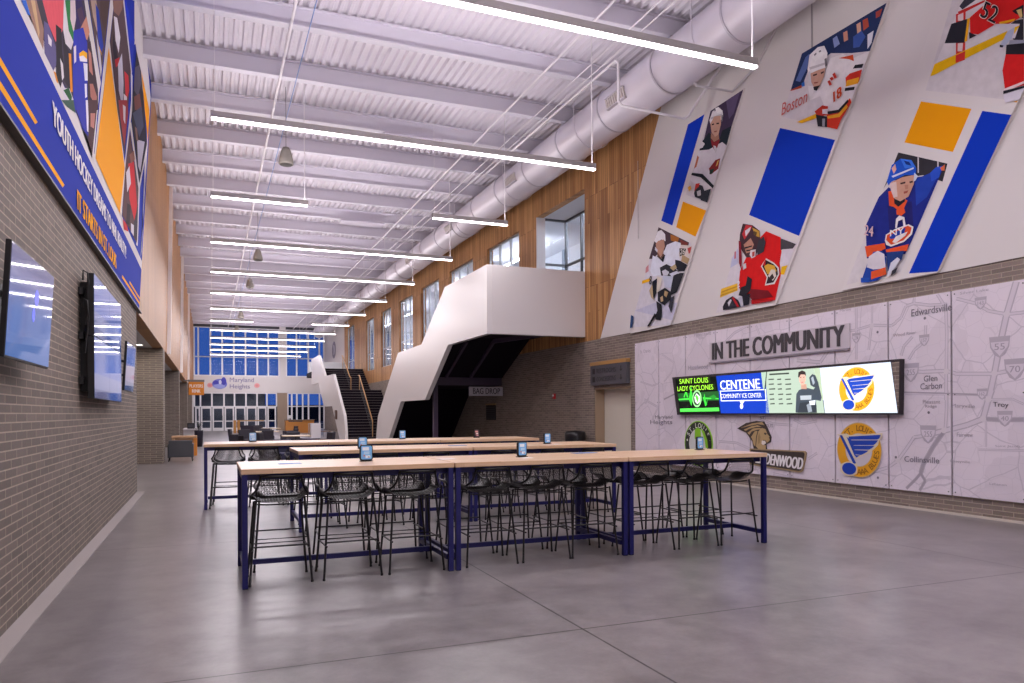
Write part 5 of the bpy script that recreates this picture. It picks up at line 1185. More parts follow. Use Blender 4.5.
t = thing('emblem_sign', 'round green and black emblem with a stag-like swirl behind the right front table', 'emblem', (10.195, 13.9, .83))
t['label'] = 'round green, black and white ring emblem on the map wall, mostly behind the table'
MB().prism(disc(0, 0, .51, .51, 48), 0, .018, 'x', M('8fd11c', .4)).build('mount', t)
b = MB(); annulus(b, 0, 0, .33, .49, -.001, M('1e2420', .4)); annulus(b, 0, 0, .30, .335, -.0015, M('d9dad6', .4)); b.flat(disc(0, 0, .30, .30, 40), -.001, M('d2d4d0', .4))
arc_text(b, 'ST.LOUIS', 0, 0, .41, .115, 90, 17, -.003, M('e4e8dc', .4)); 
for a in (10, 170): b.flat(disc(.41 * math.cos(math.radians(a)), .41 * math.sin(math.radians(a)), .03, .03, 5), -.003, M('e4e8dc', .4))
cyc = lambda poly: [(y - 13.9, z - .83) for y, z in poly]
b.flat(cyc([(14.024, 0.941), (14.011, 1.141), (13.913, 1.196), (13.795, 1.145), (13.785, 0.981), (13.861, 0.880)]), -.004, M('86c81e', .4)); b.flat(cyc([(13.805, 1.178), (13.673, 1.115), (13.564, 0.923), (13.534, 0.746), (13.618, 0.742), (13.648, 0.887), (13.721, 1.049)]), -.004, M('86c81e', .4)); b.flat(cyc([(13.773, 1.198), (13.594, 1.117), (13.466, 0.894), (13.462, 0.749), (13.513, 0.746), (13.553, 0.939), (13.667, 1.109)]), -.005, M('1e2420', .4))
b.build('emblem', t)

t = thing('lion_sign', 'gold lion head emblem above a dark LINDENWOOD plaque on the map wall', 'sign', (10.195, 11.4, .30))
ln = lambda poly: [(y - 11.4, z - .30) for y, z in poly]
GOLD, DK = 'b59a6c', '3a2f2c'
b = MB().prism(ln([(12.558, 1.194), (12.283, 1.310), (11.974, 1.358), (11.761, 1.345), (11.678, 1.244), (11.555, 1.045), (11.576, 0.943), (11.701, 0.895), (11.681, 0.795), (11.935, 0.760), (12.044, 0.755), (12.099, 0.940), (12.284, 1.114)]), .0, .02, 'x', M(DK, .5))
for i, (poly, c_) in enumerate((([(12.465, 1.201), (12.105, 1.303), (11.803, 1.336), (11.728, 1.273), (11.931, 1.293), (12.194, 1.251)], GOLD), ([(12.352, 1.173), (12.106, 1.249), (11.931, 1.270), (11.812, 1.242), (11.975, 1.234), (12.194, 1.191), (12.284, 1.150)], GOLD), ([(12.240, 1.109), (12.062, 1.203), (11.889, 1.217), (11.762, 1.196), (11.932, 1.181), (12.106, 1.142), (12.173, 1.072)], GOLD), ([(12.125, 1.029), (12.019, 1.144), (11.932, 1.158), (11.976, 1.033), (12.000, 0.840), (12.056, 0.882), (12.081, 0.970)], GOLD),
    ([(11.978, 0.841), (11.950, 1.034), (11.907, 1.152), (11.804, 1.219), (11.703, 1.197), (11.645, 1.100), (11.563, 1.030), (11.589, 0.969), (11.663, 0.926), (11.696, 0.968), (11.763, 0.981), (11.806, 0.935), (11.781, 0.878), (11.689, 0.879), (11.698, 0.803), (11.892, 0.777)], GOLD), ([(11.720, 1.133), (11.662, 1.105), (11.696, 1.081), (11.746, 1.098)], DK), ([(11.613, 1.043), (11.555, 1.039), (11.580, 0.998)], DK), ([(11.806, 0.965), (11.713, 0.965), (11.680, 0.919), (11.764, 0.876), (11.815, 0.903)], 'e4dcd4'), ([(11.881, 1.124), (11.839, 1.037), (11.866, 0.919), (11.909, 0.888), (11.916, 1.035)], '9a8158'))):
    b.flat(ln(poly), -.002 - .0008 * i, M(c_, .5))
b.build('lion_head', t)
b = MB().prism(ln([(12.162, 0.794), (10.667, 0.810), (10.623, 0.779), (10.646, 0.664), (10.721, 0.431), (10.780, 0.405), (12.173, 0.465)]), -.01, .02, 'x', M('a08a66', .5))
b.flat(ln([(12.131, 0.772), (10.685, 0.787), (10.652, 0.761), (10.675, 0.663), (10.743, 0.451), (10.795, 0.431), (12.147, 0.491)]), -.012, M(DK, .5))
text3(b, 'LINDENWOOD', (-.015, *ln([(11.989, 0.512)])[0]), (-.015, *ln([(10.706, 0.460)])[0]), (-.015, *ln([(11.948, 0.733)])[0]), M('e9e6e6', .5), .06)
b.build('plaque', t)

# way-finding sign above the door, strobe, vent, bin
t = thing('direction_sign', 'grey two-line direction sign with a wooden top edge above the white door', 'sign', (10.13, 17.88, 2.31))
MB().box(0, -.98, 0, .12, .99, .56, M('55535a', .5)).build('board', t, bevel=.004)
MB().box(-.01, -1.0, .56, .12, 1.0, .66, M('b0854f', .5)).build('top_edge', t)
b = MB()
for s_, z in (('RESTROOMS', .33), ('CONCESSIONS', .10)):
    text3(b, s_, (-.003, .62, z), (-.003, -.45, z), (-.003, .62, z + .13), M('2a282d', .5), .01)
    b.box(-.003, .72, z - .01, 0, .86, z + .14, M('2a282d', .5))
    b.v += [(-.003, -.72, z), (-.003, -.80, z + .06), (-.003, -.64, z + .06), (-.003, -.70, z + .06), (-.003, -.74, z + .06), (-.003, -.70, z + .15), (-.003, -.74, z + .15)]
    o_ = len(b.v) - 7; i = b.mi(M('2a282d', .5)); b.f += [[o_, o_ + 1, o_ + 2], [o_ + 3, o_ + 4, o_ + 6, o_ + 5]]; b.m += [i, i]; b.sm += [False, False]
b.build('lettering', t)
t = thing('fire_strobe', 'small red fire alarm strobe on the brick wall beneath the stair', 'alarm', (10.21, 21.49, 1.98))
MB().box(-.02, -.06, 0, .04, .06, .17, M('b3121c', .4)).build('body', t, bevel=.006)
MB().box(-.045, -.035, .08, -.021, .035, .14, M('e6e0e0', .2)).build('strobe_lens', t)
t = thing('fire_strobe', 'small red fire alarm strobe on the boards above the landing panel', 'alarm', (10.21, 23.5, 6.2))
MB().box(-.02, -.10, 0, .04, .10, .24, M('b3121c', .4)).build('body', t, bevel=.006)
MB().box(-.045, -.05, .1, -.021, .05, .18, M('e6e0e0', .2)).build('strobe_lens', t)
t = thing('wall_vent', 'dark recessed vent with a wooden lintel on the brick under the stair', 'vent', (10.24, 27.3, 1.27))
MB().box(-.02, -.52, 0, .005, .52, .58, M('211d20', .6)).build('frame', t)
b = MB()
for k in range(6): b.box(-.03, -.48, .05 + k * .085, -.021, .48, .085 + k * .085, M('37333a', .5))
b.build('louvre', t)
MB().box(-.03, -.55, .58, .005, .55, .64, M('a5825a', .6)).build('lintel', t)
t = thing('waste_bin', 'black round-shouldered bin against the brick left of the white door', 'bin', (9.85, 19.3, 0))
MB().lathe([(.0, 0), (.26, 0), (.28, .03), (.30, .8), (.30, .83)], (0, 0, 0), m_black, 28).build('body', t)
MB().lathe([(.305, .83), (.31, .86), (.30, .95), (.26, 1.0), (.0, 1.02)], (0, 0, 0), M('1d1b20', .35), 28).build('lid', t)

# ------------------------------------------------------------------ the mural over the left wall
MX = XL + .014
t = thing('wall_mural', 'large blue mural of youth hockey photos and lettering over the left brick wall', 'mural', (XL, 9.0, ZB + .02))
edge = lambda z: 17.05 + (z - 3.66) * .65
b = MB().prism([(1.0, ZB + .02), (edge(ZB + .02), ZB + .02), (edge(10.0), 10.0), (1.0, 10.0)], XL, MX, 'x', M('0a2ba4', .8, spec=.12))
b.v = [(p[0] - XL, p[1] - 9, p[2] - ZB - .02) for p in b.v]; b.build('panel', t)
b = MB().box(0, -8.0, -.02, .07, edge(3.64) - 9, 0, M('3b3634', .5)); b.build('bottom_rail', t)
WH, DKB = 'd9d4d6', '2138b0'
def mural(name, shapes, k0=0):
    b = MB()
    for i, (poly, col) in enumerate(shapes):
        b.flat([(y - 9, z - ZB - .02) for y, z in poly], MX - XL + .001 + k0 * .00005 + .00012 * i, M(col, .8, spec=.12, var=.14 if 'photo' in name and 'border' not in name else 0, scale=9))
    return b.build(name, t)
mural('white_border', [
    ([(1.0, 4.66), (17.7, 4.66), (17.85, 4.86), (1.0, 4.86)], WH),
    ([(16.387, 9.756), (16.342, 8.943), (15.652, 8.035), (16.145, 8.754), (16.576, 8.973), (17.476, 8.818), (19.184, 8.642), (19.491, 7.906), (18.821, 7.453), (17.819, 5.101), (17.506, 4.868), (20.689, 9.516), (18.215, 10.702)], WH),
    ([(15.420, 11.486), (16.387, 9.756), (18.215, 10.702), (17.854, 13.111)], WH)])
ZTOP = 9.95
mural('team_photo', [
    ([(6.741, 4.763), (8.416, 5.630), (10.017, 6.459), (11.092, 5.803), (10.517, 4.724), (9.140, 4.899)] , '3c3346'),
    ([(1.5, 4.92), (6.9, 4.92), (9.9, 7.25), (9.6, 9.9), (1.5, 9.9)], '4a3f55'),
    ([(6.771, 4.779), (6.936, 4.864), (7.107, 4.821), (6.990, 4.775)], '2a62c8'), ([(6.936, 4.864), (7.358, 5.082), (7.618, 4.961), (7.599, 4.767), (7.226, 4.786)], '9a7868'), ([(7.110, 4.954), (7.263, 5.033), (7.448, 4.851), (7.414, 4.780)], 'c9a880'), ([(7.326, 5.066), (7.569, 5.192), (7.654, 5.021), (7.584, 4.973)], '3b3440'),
    ([(7.569, 5.192), (8.656, 5.754), (8.540, 5.389), (8.174, 5.106), (7.833, 5.108)], 'd65460'), ([(7.633, 5.040), (7.833, 5.108), (8.173, 5.059), (8.209, 4.906), (8.048, 4.776), (7.647, 4.761)], '5d5686'), ([(7.794, 5.002), (7.979, 5.030), (7.962, 4.962), (7.828, 4.930)], 'd8d2dc'),
    ([(8.179, 5.277), (8.470, 5.371), (8.507, 5.149), (8.636, 5.028), (8.411, 4.765), (8.165, 4.780), (8.212, 5.015)], '221d26'), ([(8.393, 5.050), (8.548, 5.055), (8.598, 4.947), (8.491, 4.870), (8.442, 4.960)], 'd8d4d8'), ([(8.048, 4.776), (8.166, 4.811), (8.302, 4.760), (8.204, 4.735)], 'd98a2c'),
    ([(8.611, 5.731), (9.037, 5.952), (9.293, 5.697), (9.021, 5.415), (8.689, 5.329), (8.558, 5.413)], 'd4cfd4'), ([(8.675, 5.764), (9.037, 5.952), (9.253, 5.766), (9.176, 5.572), (8.881, 5.552)], '1f7a3c'),
    ([(8.514, 5.376), (8.689, 5.329), (8.942, 5.345), (8.959, 4.964), (8.588, 4.910), (8.636, 5.044)], '2a2430'), ([(8.874, 5.314), (9.020, 5.372), (9.108, 5.007), (8.968, 4.942)], 'e08a1c'), ([(8.541, 4.818), (8.911, 4.961), (9.156, 4.940), (9.153, 4.829), (8.904, 4.735), (8.556, 4.736)], 'cfcad6'), ([(8.558, 4.801), (8.863, 4.950), (9.056, 4.934), (9.004, 4.846)], '1c5a30'),
    ([(8.987, 5.925), (9.293, 6.084), (9.395, 5.977), (9.178, 5.677), (8.980, 5.719)], 'cdbcc0'), ([(9.293, 6.084), (9.738, 6.314), (10.092, 6.190), (10.214, 6.074), (9.836, 5.748), (9.389, 5.778)], '33265a'), ([(9.397, 6.031), (9.736, 6.239), (9.970, 6.188), (9.785, 5.967)], '4b3550'), ([(9.555, 5.875), (10.096, 6.307), (10.348, 6.236), (10.150, 6.044)], 'c98a72'),
    ([(9.178, 5.695), (9.846, 6.052), (10.148, 6.005), (10.159, 5.211), (9.152, 4.828), (9.116, 5.303)], '2430a8'), ([(9.547, 5.618), (9.837, 5.782), (10.131, 5.882), (10.129, 5.799), (9.835, 5.710), (9.545, 5.563)], 'f0b21c'), ([(9.545, 5.581), (9.835, 5.720), (10.129, 5.807), (10.128, 5.774), (9.600, 5.551)], 'e8e4ee'), ([(9.832, 5.634), (10.153, 5.766), (10.171, 5.570), (9.946, 5.476)], 'dcdcec'), ([(9.920, 5.428), (10.094, 5.500), (10.114, 5.354), (9.963, 5.275)], 'dcdcec'), ([(9.173, 5.518), (9.331, 5.609), (9.336, 5.434), (9.209, 5.352)], 'd6cfd4'),
    ([(10.161, 6.011), (10.411, 6.157), (11.063, 5.815), (11.053, 5.551), (10.185, 5.221)], '3a2832'), ([(10.210, 5.976), (10.447, 6.024), (10.602, 5.811), (10.305, 5.744)], 'b7796a'), ([(10.326, 5.596), (10.598, 5.708), (10.954, 5.687), (10.875, 5.531), (10.387, 5.462)], 'a86c60'),
    ([(9.137, 4.930), (10.149, 5.327), (10.256, 4.916), (9.722, 4.832)], '2a2fa0'), ([(9.994, 5.266), (10.166, 5.334), (10.258, 4.970), (10.084, 4.935)], 'e0dcea'), ([(10.236, 5.361), (11.042, 5.678), (10.504, 4.784), (10.184, 4.865)], '4a2e34'), ([(10.374, 5.254), (10.792, 5.411), (10.668, 5.170), (10.369, 5.090)], 'b4786c'),
    ([(8.434, 4.654), (9.137, 4.930), (9.274, 4.840), (8.737, 4.705)], '3d5a50')])
mural('photo_border', [([(9.941, 6.419), (10.214, 6.561), (11.351, 6.029), (11.188, 5.841), (10.602, 4.726), (10.475, 4.711), (10.997, 5.765)], WH), ([(12.437, 7.711), (12.943, 7.973), (12.288, 6.974), (11.377, 5.674), (10.825, 4.822), (10.647, 4.765), (11.367, 5.941)], WH), ([(12.173, 6.964), (12.350, 7.047), (13.342, 6.421), (14.475, 5.842), (14.196, 5.722), (13.134, 6.342)], WH), ([(15.535, 7.985), (15.886, 8.040), (15.770, 7.344), (14.619, 6.062), (13.846, 4.851), (13.479, 4.809), (14.278, 5.782), (15.583, 7.461)], WH), ([(14.180, 8.665), (14.424, 8.792), (15.770, 8.067), (15.608, 7.922)], WH), ([(15.237, 6.884), (15.561, 7.039), (17.258, 6.344), (17.086, 6.191)], WH), ([(19.314, 7.941), (19.617, 7.972), (17.400, 6.321), (16.787, 4.971), (16.455, 4.921), (17.067, 6.268)], WH)], 40)
mural('skater_photo', [
    ([(10.254, 6.581), (12.376, 7.680), (11.332, 6.061)], '5a4a50'), ([(10.429, 6.672), (10.926, 6.929), (11.222, 6.803), (10.985, 6.540), (10.629, 6.573)], 'b9a090'), ([(10.851, 6.849), (11.150, 6.917), (11.618, 6.641), (11.365, 6.438), (11.059, 6.512)], '2440b0'), ([(11.132, 6.439), (11.366, 6.461), (11.446, 6.442), (11.208, 6.410)], 'e8a820'), ([(10.910, 6.483), (11.285, 6.402), (11.438, 6.252), (11.321, 6.093), (11.051, 6.296)], 'c4c4d0'), ([(11.233, 7.088), (12.274, 7.627), (11.798, 6.928), (11.384, 6.926)], '56433f'),
    ([(12.943, 7.973), (14.178, 8.612), (15.516, 7.977), (14.337, 6.007), (13.272, 6.394), (12.349, 7.032)], '4b3a40'), ([(12.708, 7.851), (14.279, 8.665), (14.015, 8.366), (13.526, 8.014), (12.824, 7.739)], '7a5a52'), ([(12.863, 7.684), (13.296, 7.874), (13.747, 7.779), (13.498, 7.401), (13.059, 7.404)], 'd4d0d8'), ([(12.748, 7.381), (13.270, 7.298), (13.491, 7.241), (13.040, 6.968), (12.676, 7.103)], '2c2430'), ([(12.939, 7.048), (13.612, 7.387), (13.490, 7.215), (13.083, 6.987)], 'b02830'), ([(13.375, 7.165), (13.980, 7.618), (14.209, 7.199), (14.059, 6.694), (13.471, 6.790)], 'bdbac8'), ([(14.350, 7.480), (15.038, 7.687), (15.171, 7.479), (14.590, 7.018)], 'c23038'), ([(14.201, 7.031), (14.734, 7.188), (14.862, 7.000), (14.317, 6.792)], 'ddd6dc'), ([(13.412, 6.608), (14.796, 7.152), (14.978, 6.986), (14.276, 6.156), (13.717, 6.403)], 'a03a3c'), ([(14.065, 6.791), (14.527, 6.931), (14.438, 6.592), (14.157, 6.565)], 'dcd2d6'),
    ([(16.681, 8.900), (17.752, 8.936), (19.311, 7.893), (17.213, 6.372), (15.602, 7.092), (15.840, 7.562)], '2a2634'), ([(16.311, 8.384), (17.419, 8.932), (17.796, 8.681), (16.995, 8.085), (16.116, 7.861)], '565064'), ([(16.109, 7.733), (17.382, 8.306), (17.969, 8.181), (16.264, 7.532)], '7b4a44'), ([(15.809, 7.298), (17.806, 8.192), (18.359, 7.964), (17.223, 7.327)], '4a5068'), ([(16.711, 7.106), (18.641, 7.718), (17.444, 6.662), (16.930, 6.641)], 'c9c4d4'), ([(16.248, 7.205), (16.724, 7.332), (17.010, 7.163), (16.517, 7.039)], '8a6a60'),
    ([(15.267, 6.767), (16.970, 6.179), (16.545, 4.980), (13.892, 4.879), (14.409, 5.822)], '5a3c40'), ([(14.931, 6.060), (15.981, 6.431), (16.634, 5.755), (16.141, 5.284), (15.095, 5.473)], 'cf2630'), ([(14.543, 5.785), (15.127, 6.082), (15.396, 5.839), (14.712, 5.487)], 'd9d2da'), ([(14.703, 5.290), (15.374, 5.426), (15.070, 4.988), (14.499, 4.891)], '2a2028'), ([(13.972, 4.839), (14.683, 4.897), (14.868, 4.823), (14.135, 4.693)], 'c02a34'), ([(15.915, 5.230), (16.885, 5.865), (16.594, 5.040), (15.901, 4.974)], '38303c'), ([(15.137, 6.285), (15.992, 6.647), (16.211, 6.547), (15.415, 6.212)], '8c5a50'), ([(15.357, 5.096), (15.913, 5.187), (15.901, 4.974), (15.348, 4.932)], 'd8d2dc')], 90)
mural('colour_block', [([(12.193, 6.901), (13.217, 6.373), (14.310, 5.792), (13.536, 4.815), (10.781, 4.834), (11.357, 5.666)], 'f0a010')], 140)
mural('colour_block', [([(17.854, 8.980), (20.125, 9.000), (19.969, 8.576), (19.592, 8.059), (18.718, 8.465)], 'f0a010')], 140)
mural('colour_block', [([(14.358, 8.740), (14.675, 8.869), (16.321, 8.943), (15.692, 8.071)], '2038b8')], 140)
mural('accent_line', [([(1.0, 4.035), (7.25, 3.985), (7.35, 4.04), (1.0, 4.10)], 'f2a818')], 10)
mural('accent_line', [([(1.0, 3.85), (8.5, 3.81), (8.6, 3.865), (1.0, 3.92)], 'f2a818')], 10)
mural('accent_line', [([(13.85, 3.83), (17.2, 3.83), (17.25, 3.885), (13.9, 3.885)], 'f2a818')], 10)
mural('accent_line', [([(15.1, 3.94), (17.2, 3.94), (17.3, 3.99), (15.15, 3.99)], 'f2a818')], 10)
b = MB()
x = MX - XL + .010
text3(b, 'YOUTH HOCKEY DREAMS TO NHL REALITY!', (x, 7.95 - 9, 4.255 - ZB - .02), (x, 14.45 - 9, 4.255 - ZB - .02), (x, 7.95 - 9, 4.47 - ZB - .02), M('eceaf2', .8, spec=.1), .085)
text3(b, 'IT STARTS IN ST. LOUIS', (x, 9.32 - 9, 3.81 - ZB - .02), (x, 13.0 - 9, 3.81 - ZB - .02), (x, 9.32 - 9, 4.03 - ZB - .02), M('f2a818', .8, spec=.1), .085)
b.build('lettering', t)

# ------------------------------------------------------------------ screens on the left wall
def picture_mat(name, cols, st):
    m = bpy.data.materials.new(name); m.use_nodes = True
    n, l = m.node_tree.nodes, m.node_tree.links
    b = n['Principled BSDF']; b.inputs['Base Color'].default_value = (.02, .02, .025, 1); b.inputs['Roughness'].default_value = .04
    b.inputs['Specular IOR Level'].default_value = .06
    tc = n.new('ShaderNodeTexCoord'); s = n.new('ShaderNodeSeparateXYZ'); l.new(tc.outputs['Generated'], s.inputs[0])
    r = n.new('ShaderNodeValToRGB')
    while len(r.color_ramp.elements) < len(cols): r.color_ramp.elements.new(.5)
    for e, (p, c) in zip(r.color_ramp.elements, cols): e.position = p; e.color = lin(c)
    l.new(s.outputs['Z'], r.inputs[0]); l.new(r.outputs[0], b.inputs['Emission Color'])
    b.inputs['Emission Strength'].default_value = st
    return m
m_tv = picture_mat('screen_picture_a', [(0, '5f7fc0'), (.45, '6f86c4'), (.7, '8688b8'), (1, '8a84a4')], .62)
m_tv2 = picture_mat('screen_picture_b', [(0, '3a4c7c'), (.14, '46568c'), (.16, '8088b4'), (.4, '8890be'), (.42, '6a7cc0'), (1, '7f88ba')], .6)
m_tv3 = picture_mat('screen_picture_c', [(0, '46557c'), (.18, '5a6690'), (.2, '8a84a8'), (.55, '8e86a6'), (.57, '5f70a8'), (1, '7c7ea6')], .55)
def wall_screen(label, x, y0, y1, z0, z1, tilt, mat, blobs):
    """a screen on a bracket that leans its top edge into the hall"""
    t = thing('wall_screen', label, 'screen', (XL, (y0 + y1) / 2, (z0 + z1) / 2), group='screens on the left brick wall')
    hy, hz = (y1 - y0) / 2, (z1 - z0) / 2; d = x - XL
    R = Matrix.Rotation(tilt, 4, 'Y')
    def place(b, off=0): b.v = [tuple(R @ Vector((p[0], p[1], p[2])) + Vector((d, 0, 0))) for p in b.v]; return b
    place(MB().box(-.035, -hy, -hz, -.002, hy, hz, m_black)).build('casing', t, bevel=.004)
    place(MB().box(-.001, -hy + .012, -hz + .014, .001, hy - .012, hz - .012, mat)).build('display_panel', t)
    if blobs:
        b = MB()
        for (cy, cz_, ry, rz_, c, s_) in blobs: b.flat([(y * hy, z * hz) for y, z in disc(cy, cz_, ry, rz_, 24)], .003, EM(c, s_))
        place(b).build('picture', t)
    b = MB().box(.0, -.18, -.18, .02, .18, .18, m_black)
    for z in (-.12, .12): b.beam((.0, 0, z), (d - .03, 0, z * .8), .05, .04, m_black)
    b.build('wall_bracket', t)
    return t
LOGO = [(.15, .30, .10, .16, '5a5fc4', .8), (.05, -.05, .07, .14, '4a58c8', .8)]
wall_screen('tilted screen on the left brick wall, nearest the camera', -1.165, 5.48, 6.84, 1.915, 2.655, .06, m_tv, LOGO)
wall_screen('tilted screen on the left brick wall, half hidden behind the big video wall', -1.165, 12.5, 13.85, 1.915, 2.66, .06, m_tv3, None)
t = thing('video_wall', 'two-by-two block of screens standing off the left brick wall', 'screen', (XL, 10.85, 2.44))
for iy in (0, 1):
    for iz in (0, 1):
        y0, z0 = -1.36 + iy * 1.362, -.705 + iz * .707
        b = MB().box(.09, y0, z0, .158, y0 + 1.358, z0 + .703, m_black)
        c_ = b.build('screen_casing', t, bevel=.003)
        MB().box(.158, y0 + .004, z0 + .004, .160, y0 + 1.354, z0 + .699, m_tv2).build('display_panel', c_)
b = MB()
for y in (-1.2, -.4, .4, 1.2): b.box(.002, y - .03, -.62, .085, y + .03, .62, m_black)
for z in (-.5, 0, .5): b.box(.005, -1.38, z - .04, .05, 1.3, z + .04, m_black)
b.build('mounting_frame', t)
b = MB()
for y0, z0 in ((-1.36, .62), (-1.42, .3)):
    b.tube([(.05, y0, z0), (.06, y0 - .05, z0 + .1), (.10, y0 - .03, z0 + .08), (.11, y0 + .02, z0 - .1), (.08, y0 - .02, z0 - .5)], .01, m_black, 6)
b.build('cable', t)

# ------------------------------------------------------------------ far lounge
t = thing('hanging_sign', 'orange PLAYERS RINK sign hung out from the left wall', 'sign', (-.70, 45, 2.62))
MB().box(-.40, -.05, 0, .40, .05, .74, M('e08612', .4)).build('board', t, bevel=.02)
MB().box(-.42, -.06, .74, .42, .06, .86, M('75716e', .5)).box(-.665, -.03, .78, -.41, .03, .84, M('75716e', .5)).build('bracket', t)
b = MB(); text3(b, 'PLAYERS', (-.35, -.054, .42), (.35, -.054, .42), (-.35, -.054, .60), M('f6efe6', .5), .03); text3(b, 'RINK', (-.22, -.054, .14), (.22, -.054, .14), (-.22, -.054, .32), M('f6efe6', .5), .03); b.build('lettering', t)

t = thing('sponsor_sign', 'blue round emblem with MARYLAND HEIGHTS lettering on the far white band', 'sign', (2.0, YF - .03, 3.9))
t['label'] = 'blue round emblem beside Maryland Heights lettering on the far white band'
b = MB(); y = -.012
ov = lambda cx, cz_, rx, rz_, n=28: [(cx + rx * math.cos(6.28318 * k / n), cz_ + rz_ * math.sin(6.28318 * k / n)) for k in range(n)]
b.prism(ov(-1.17, .42, .64, .46), .0, .028, 'y', M('6a72d0', .5)); b.prism(ov(-1.2, .20, .52, .2), -.006, 0, 'y', M('9aa4e6', .5)); b.prism(ov(-1.5, .55, .26, .17), -.008, 0, 'y', M('3a38b4', .5)); b.prism(ov(-.82, .68, .22, .36), -.01, 0, 'y', M('3a38b4', .5)); b.prism(ov(-1.12, .58, .12, .2), -.012, 0, 'y', M('d9dcf6', .5))
b.build('emblem', t)
b = MB(); text3(b, 'Maryland', (-.30, y, .48), (1.80, y, .48), (-.30, y, 1.02), M('7c76a4', .5), .0); text3(b, 'Heights', (-.30, y, -.10), (1.45, y, -.10), (-.30, y, .40), M('7c76a4', .5), .0); b.build('lettering', t)
for x, lab in ((.01, 'small pink round badge left of the blue emblem on the far white band'), (4.07, 'small pink round badge right of the lettering on the far white band')):
    t = thing('round_badge', lab, 'sign', (x, YF - .03, 4.2), group='pink badges')
    MB().prism(ov(0, 0, .24, .22, 20), 0, .03, 'y', M('e8a3a3', .5)).build('disc', t)
    MB().prism(ov(0, 0, .13, .12, 16), -.008, 0, 'y', M('dc8d8d', .5)).build('emblem', t)
t = thing('emblem_sign', 'grey round crest on the white wall beyond the upper landing', 'emblem', (10.24, 67.0, 7.2))
MB().prism(disc(0, 0, 1.0, .75, 28), -.02, 0, 'x', M('8a8490', .5)).prism(disc(0, 0, .6, .45, 24), -.03, -.021, 'x', M('c9c4cc', .5)).prism(disc(.3, -.1, .2, .5, 16), -.04, -.031, 'x', M('77717e', .5)).build('crest', t)
b = MB()
for k in range(3): b.box(-.02, -.6 + k * .45, -1.55 - .3 * (k % 2), 0, -.3 + k * .45, -1.1 - .25 * (k % 2), M('9a949e', .5))
b.build('lettering', t)

def armchair(x, y, rz, w_, h, mat, matl, label, cat='chair', name='lounge_chair', group=None, low=.18):
    t = thing(name, label, cat, (x, y, 0), rz, group)
    MB().box(-w_ / 2 + .06, -.30, .22, w_ / 2 - .06, .28, .42, mat).build('seat', t, bevel=.03)
    MB().prism([(.26, low + .02), (.38, low + .02), (.46, h), (.34, h)], -w_ / 2 + .04, w_ / 2 - .04, 'x', mat).build('backrest', t, bevel=.03)
    for s in (-1, 1):
        MB().box(s * (w_ / 2 - .055), -.30, low, s * w_ / 2, .36, min(h - .06, .58), mat).build('armrest', t, bevel=.02)
        for sy in (-.26, .30):
            MB().tube([(s * (w_ / 2 - .06), sy, .18), (s * (w_ / 2 - .03), sy, .0)], .016, matl, 8).build('leg', t)
    return t
armchair(-.90, 27.0, math.pi, .78, .70, M('4d4f55', .6), m_black, 'low dark grey armchair with its back to the camera by the left pier', low=.12)
t = thing('console_table', 'tan wood console with an orange end panel behind the grey armchair', 'table', (-.88, 30.6, 0))
MB().box(-.45, -.4, .66, .42, .4, .74, M('c49a72', .5)).build('tabletop', t, bevel=.01)
MB().box(.30, -.42, 0, .42, .42, .655, M('d98a30', .5)).build('end_panel', t, bevel=.01)
MB().box(-.44, -.38, 0, -.34, .38, .655, M('c49a72', .5)).build('end_panel', t, bevel=.01)
MB().box(-.335, -.30, .02, .295, -.26, .65, M('b98e66', .5)).build('front_panel', t)
t = thing('planter', 'slim dark planter with a small dark plant by the left wall', 'planter', (-.50, 38.5, 0))
MB().lathe([(.0, 0), (.16, 0), (.2, .75), (.2, .78), (.16, .78), (.15, .7), (0, .7)], (0, 0, 0), M('2c2838', .5), 18).build('pot', t)
b = MB()
for k in range(26):
    a, r_, z = k * 2.4, .05 + .16 * random.random(), .78 + .42 * random.random()
    c_ = Vector((r_ * math.cos(a), r_ * math.sin(a), z)); d_ = Vector((math.cos(a), math.sin(a), .4)) * .09; s_ = Vector((-math.sin(a), math.cos(a), 0)) * .035
    b.add([c_ - d_, c_ + s_, c_ + d_, c_ - s_], [(0, 1, 2, 3)], M('2f3330', .6)); b.tube([(0, 0, .7), tuple(c_ - d_)], .005, M('2f3330', .6), 4)
b.build('foliage', t)
t = thing('side_counter', 'low white counter along the left wall beyond the planter', 'counter', (-.98, 44.5, 0))
MB().box(-.35, -1.6, .72, .33, 1.6, .78, M('d2ced0', .4)).build('worktop', t)
MB().box(-.33, -1.5, 0, .28, 1.5, .718, M('b9b4b6', .5)).build('base', t)
t = thing('counter_box', 'black box standing on the low white counter', 'box', (-.95, 43.4, .781)); MB().box(-.18, -.2, 0, .18, .2, .3, m_black).build('case', t, bevel=.01); MB().box(-.14, -.205, .06, .14, -.201, .24, M('3a3a42', .3)).build('front_plate', t)

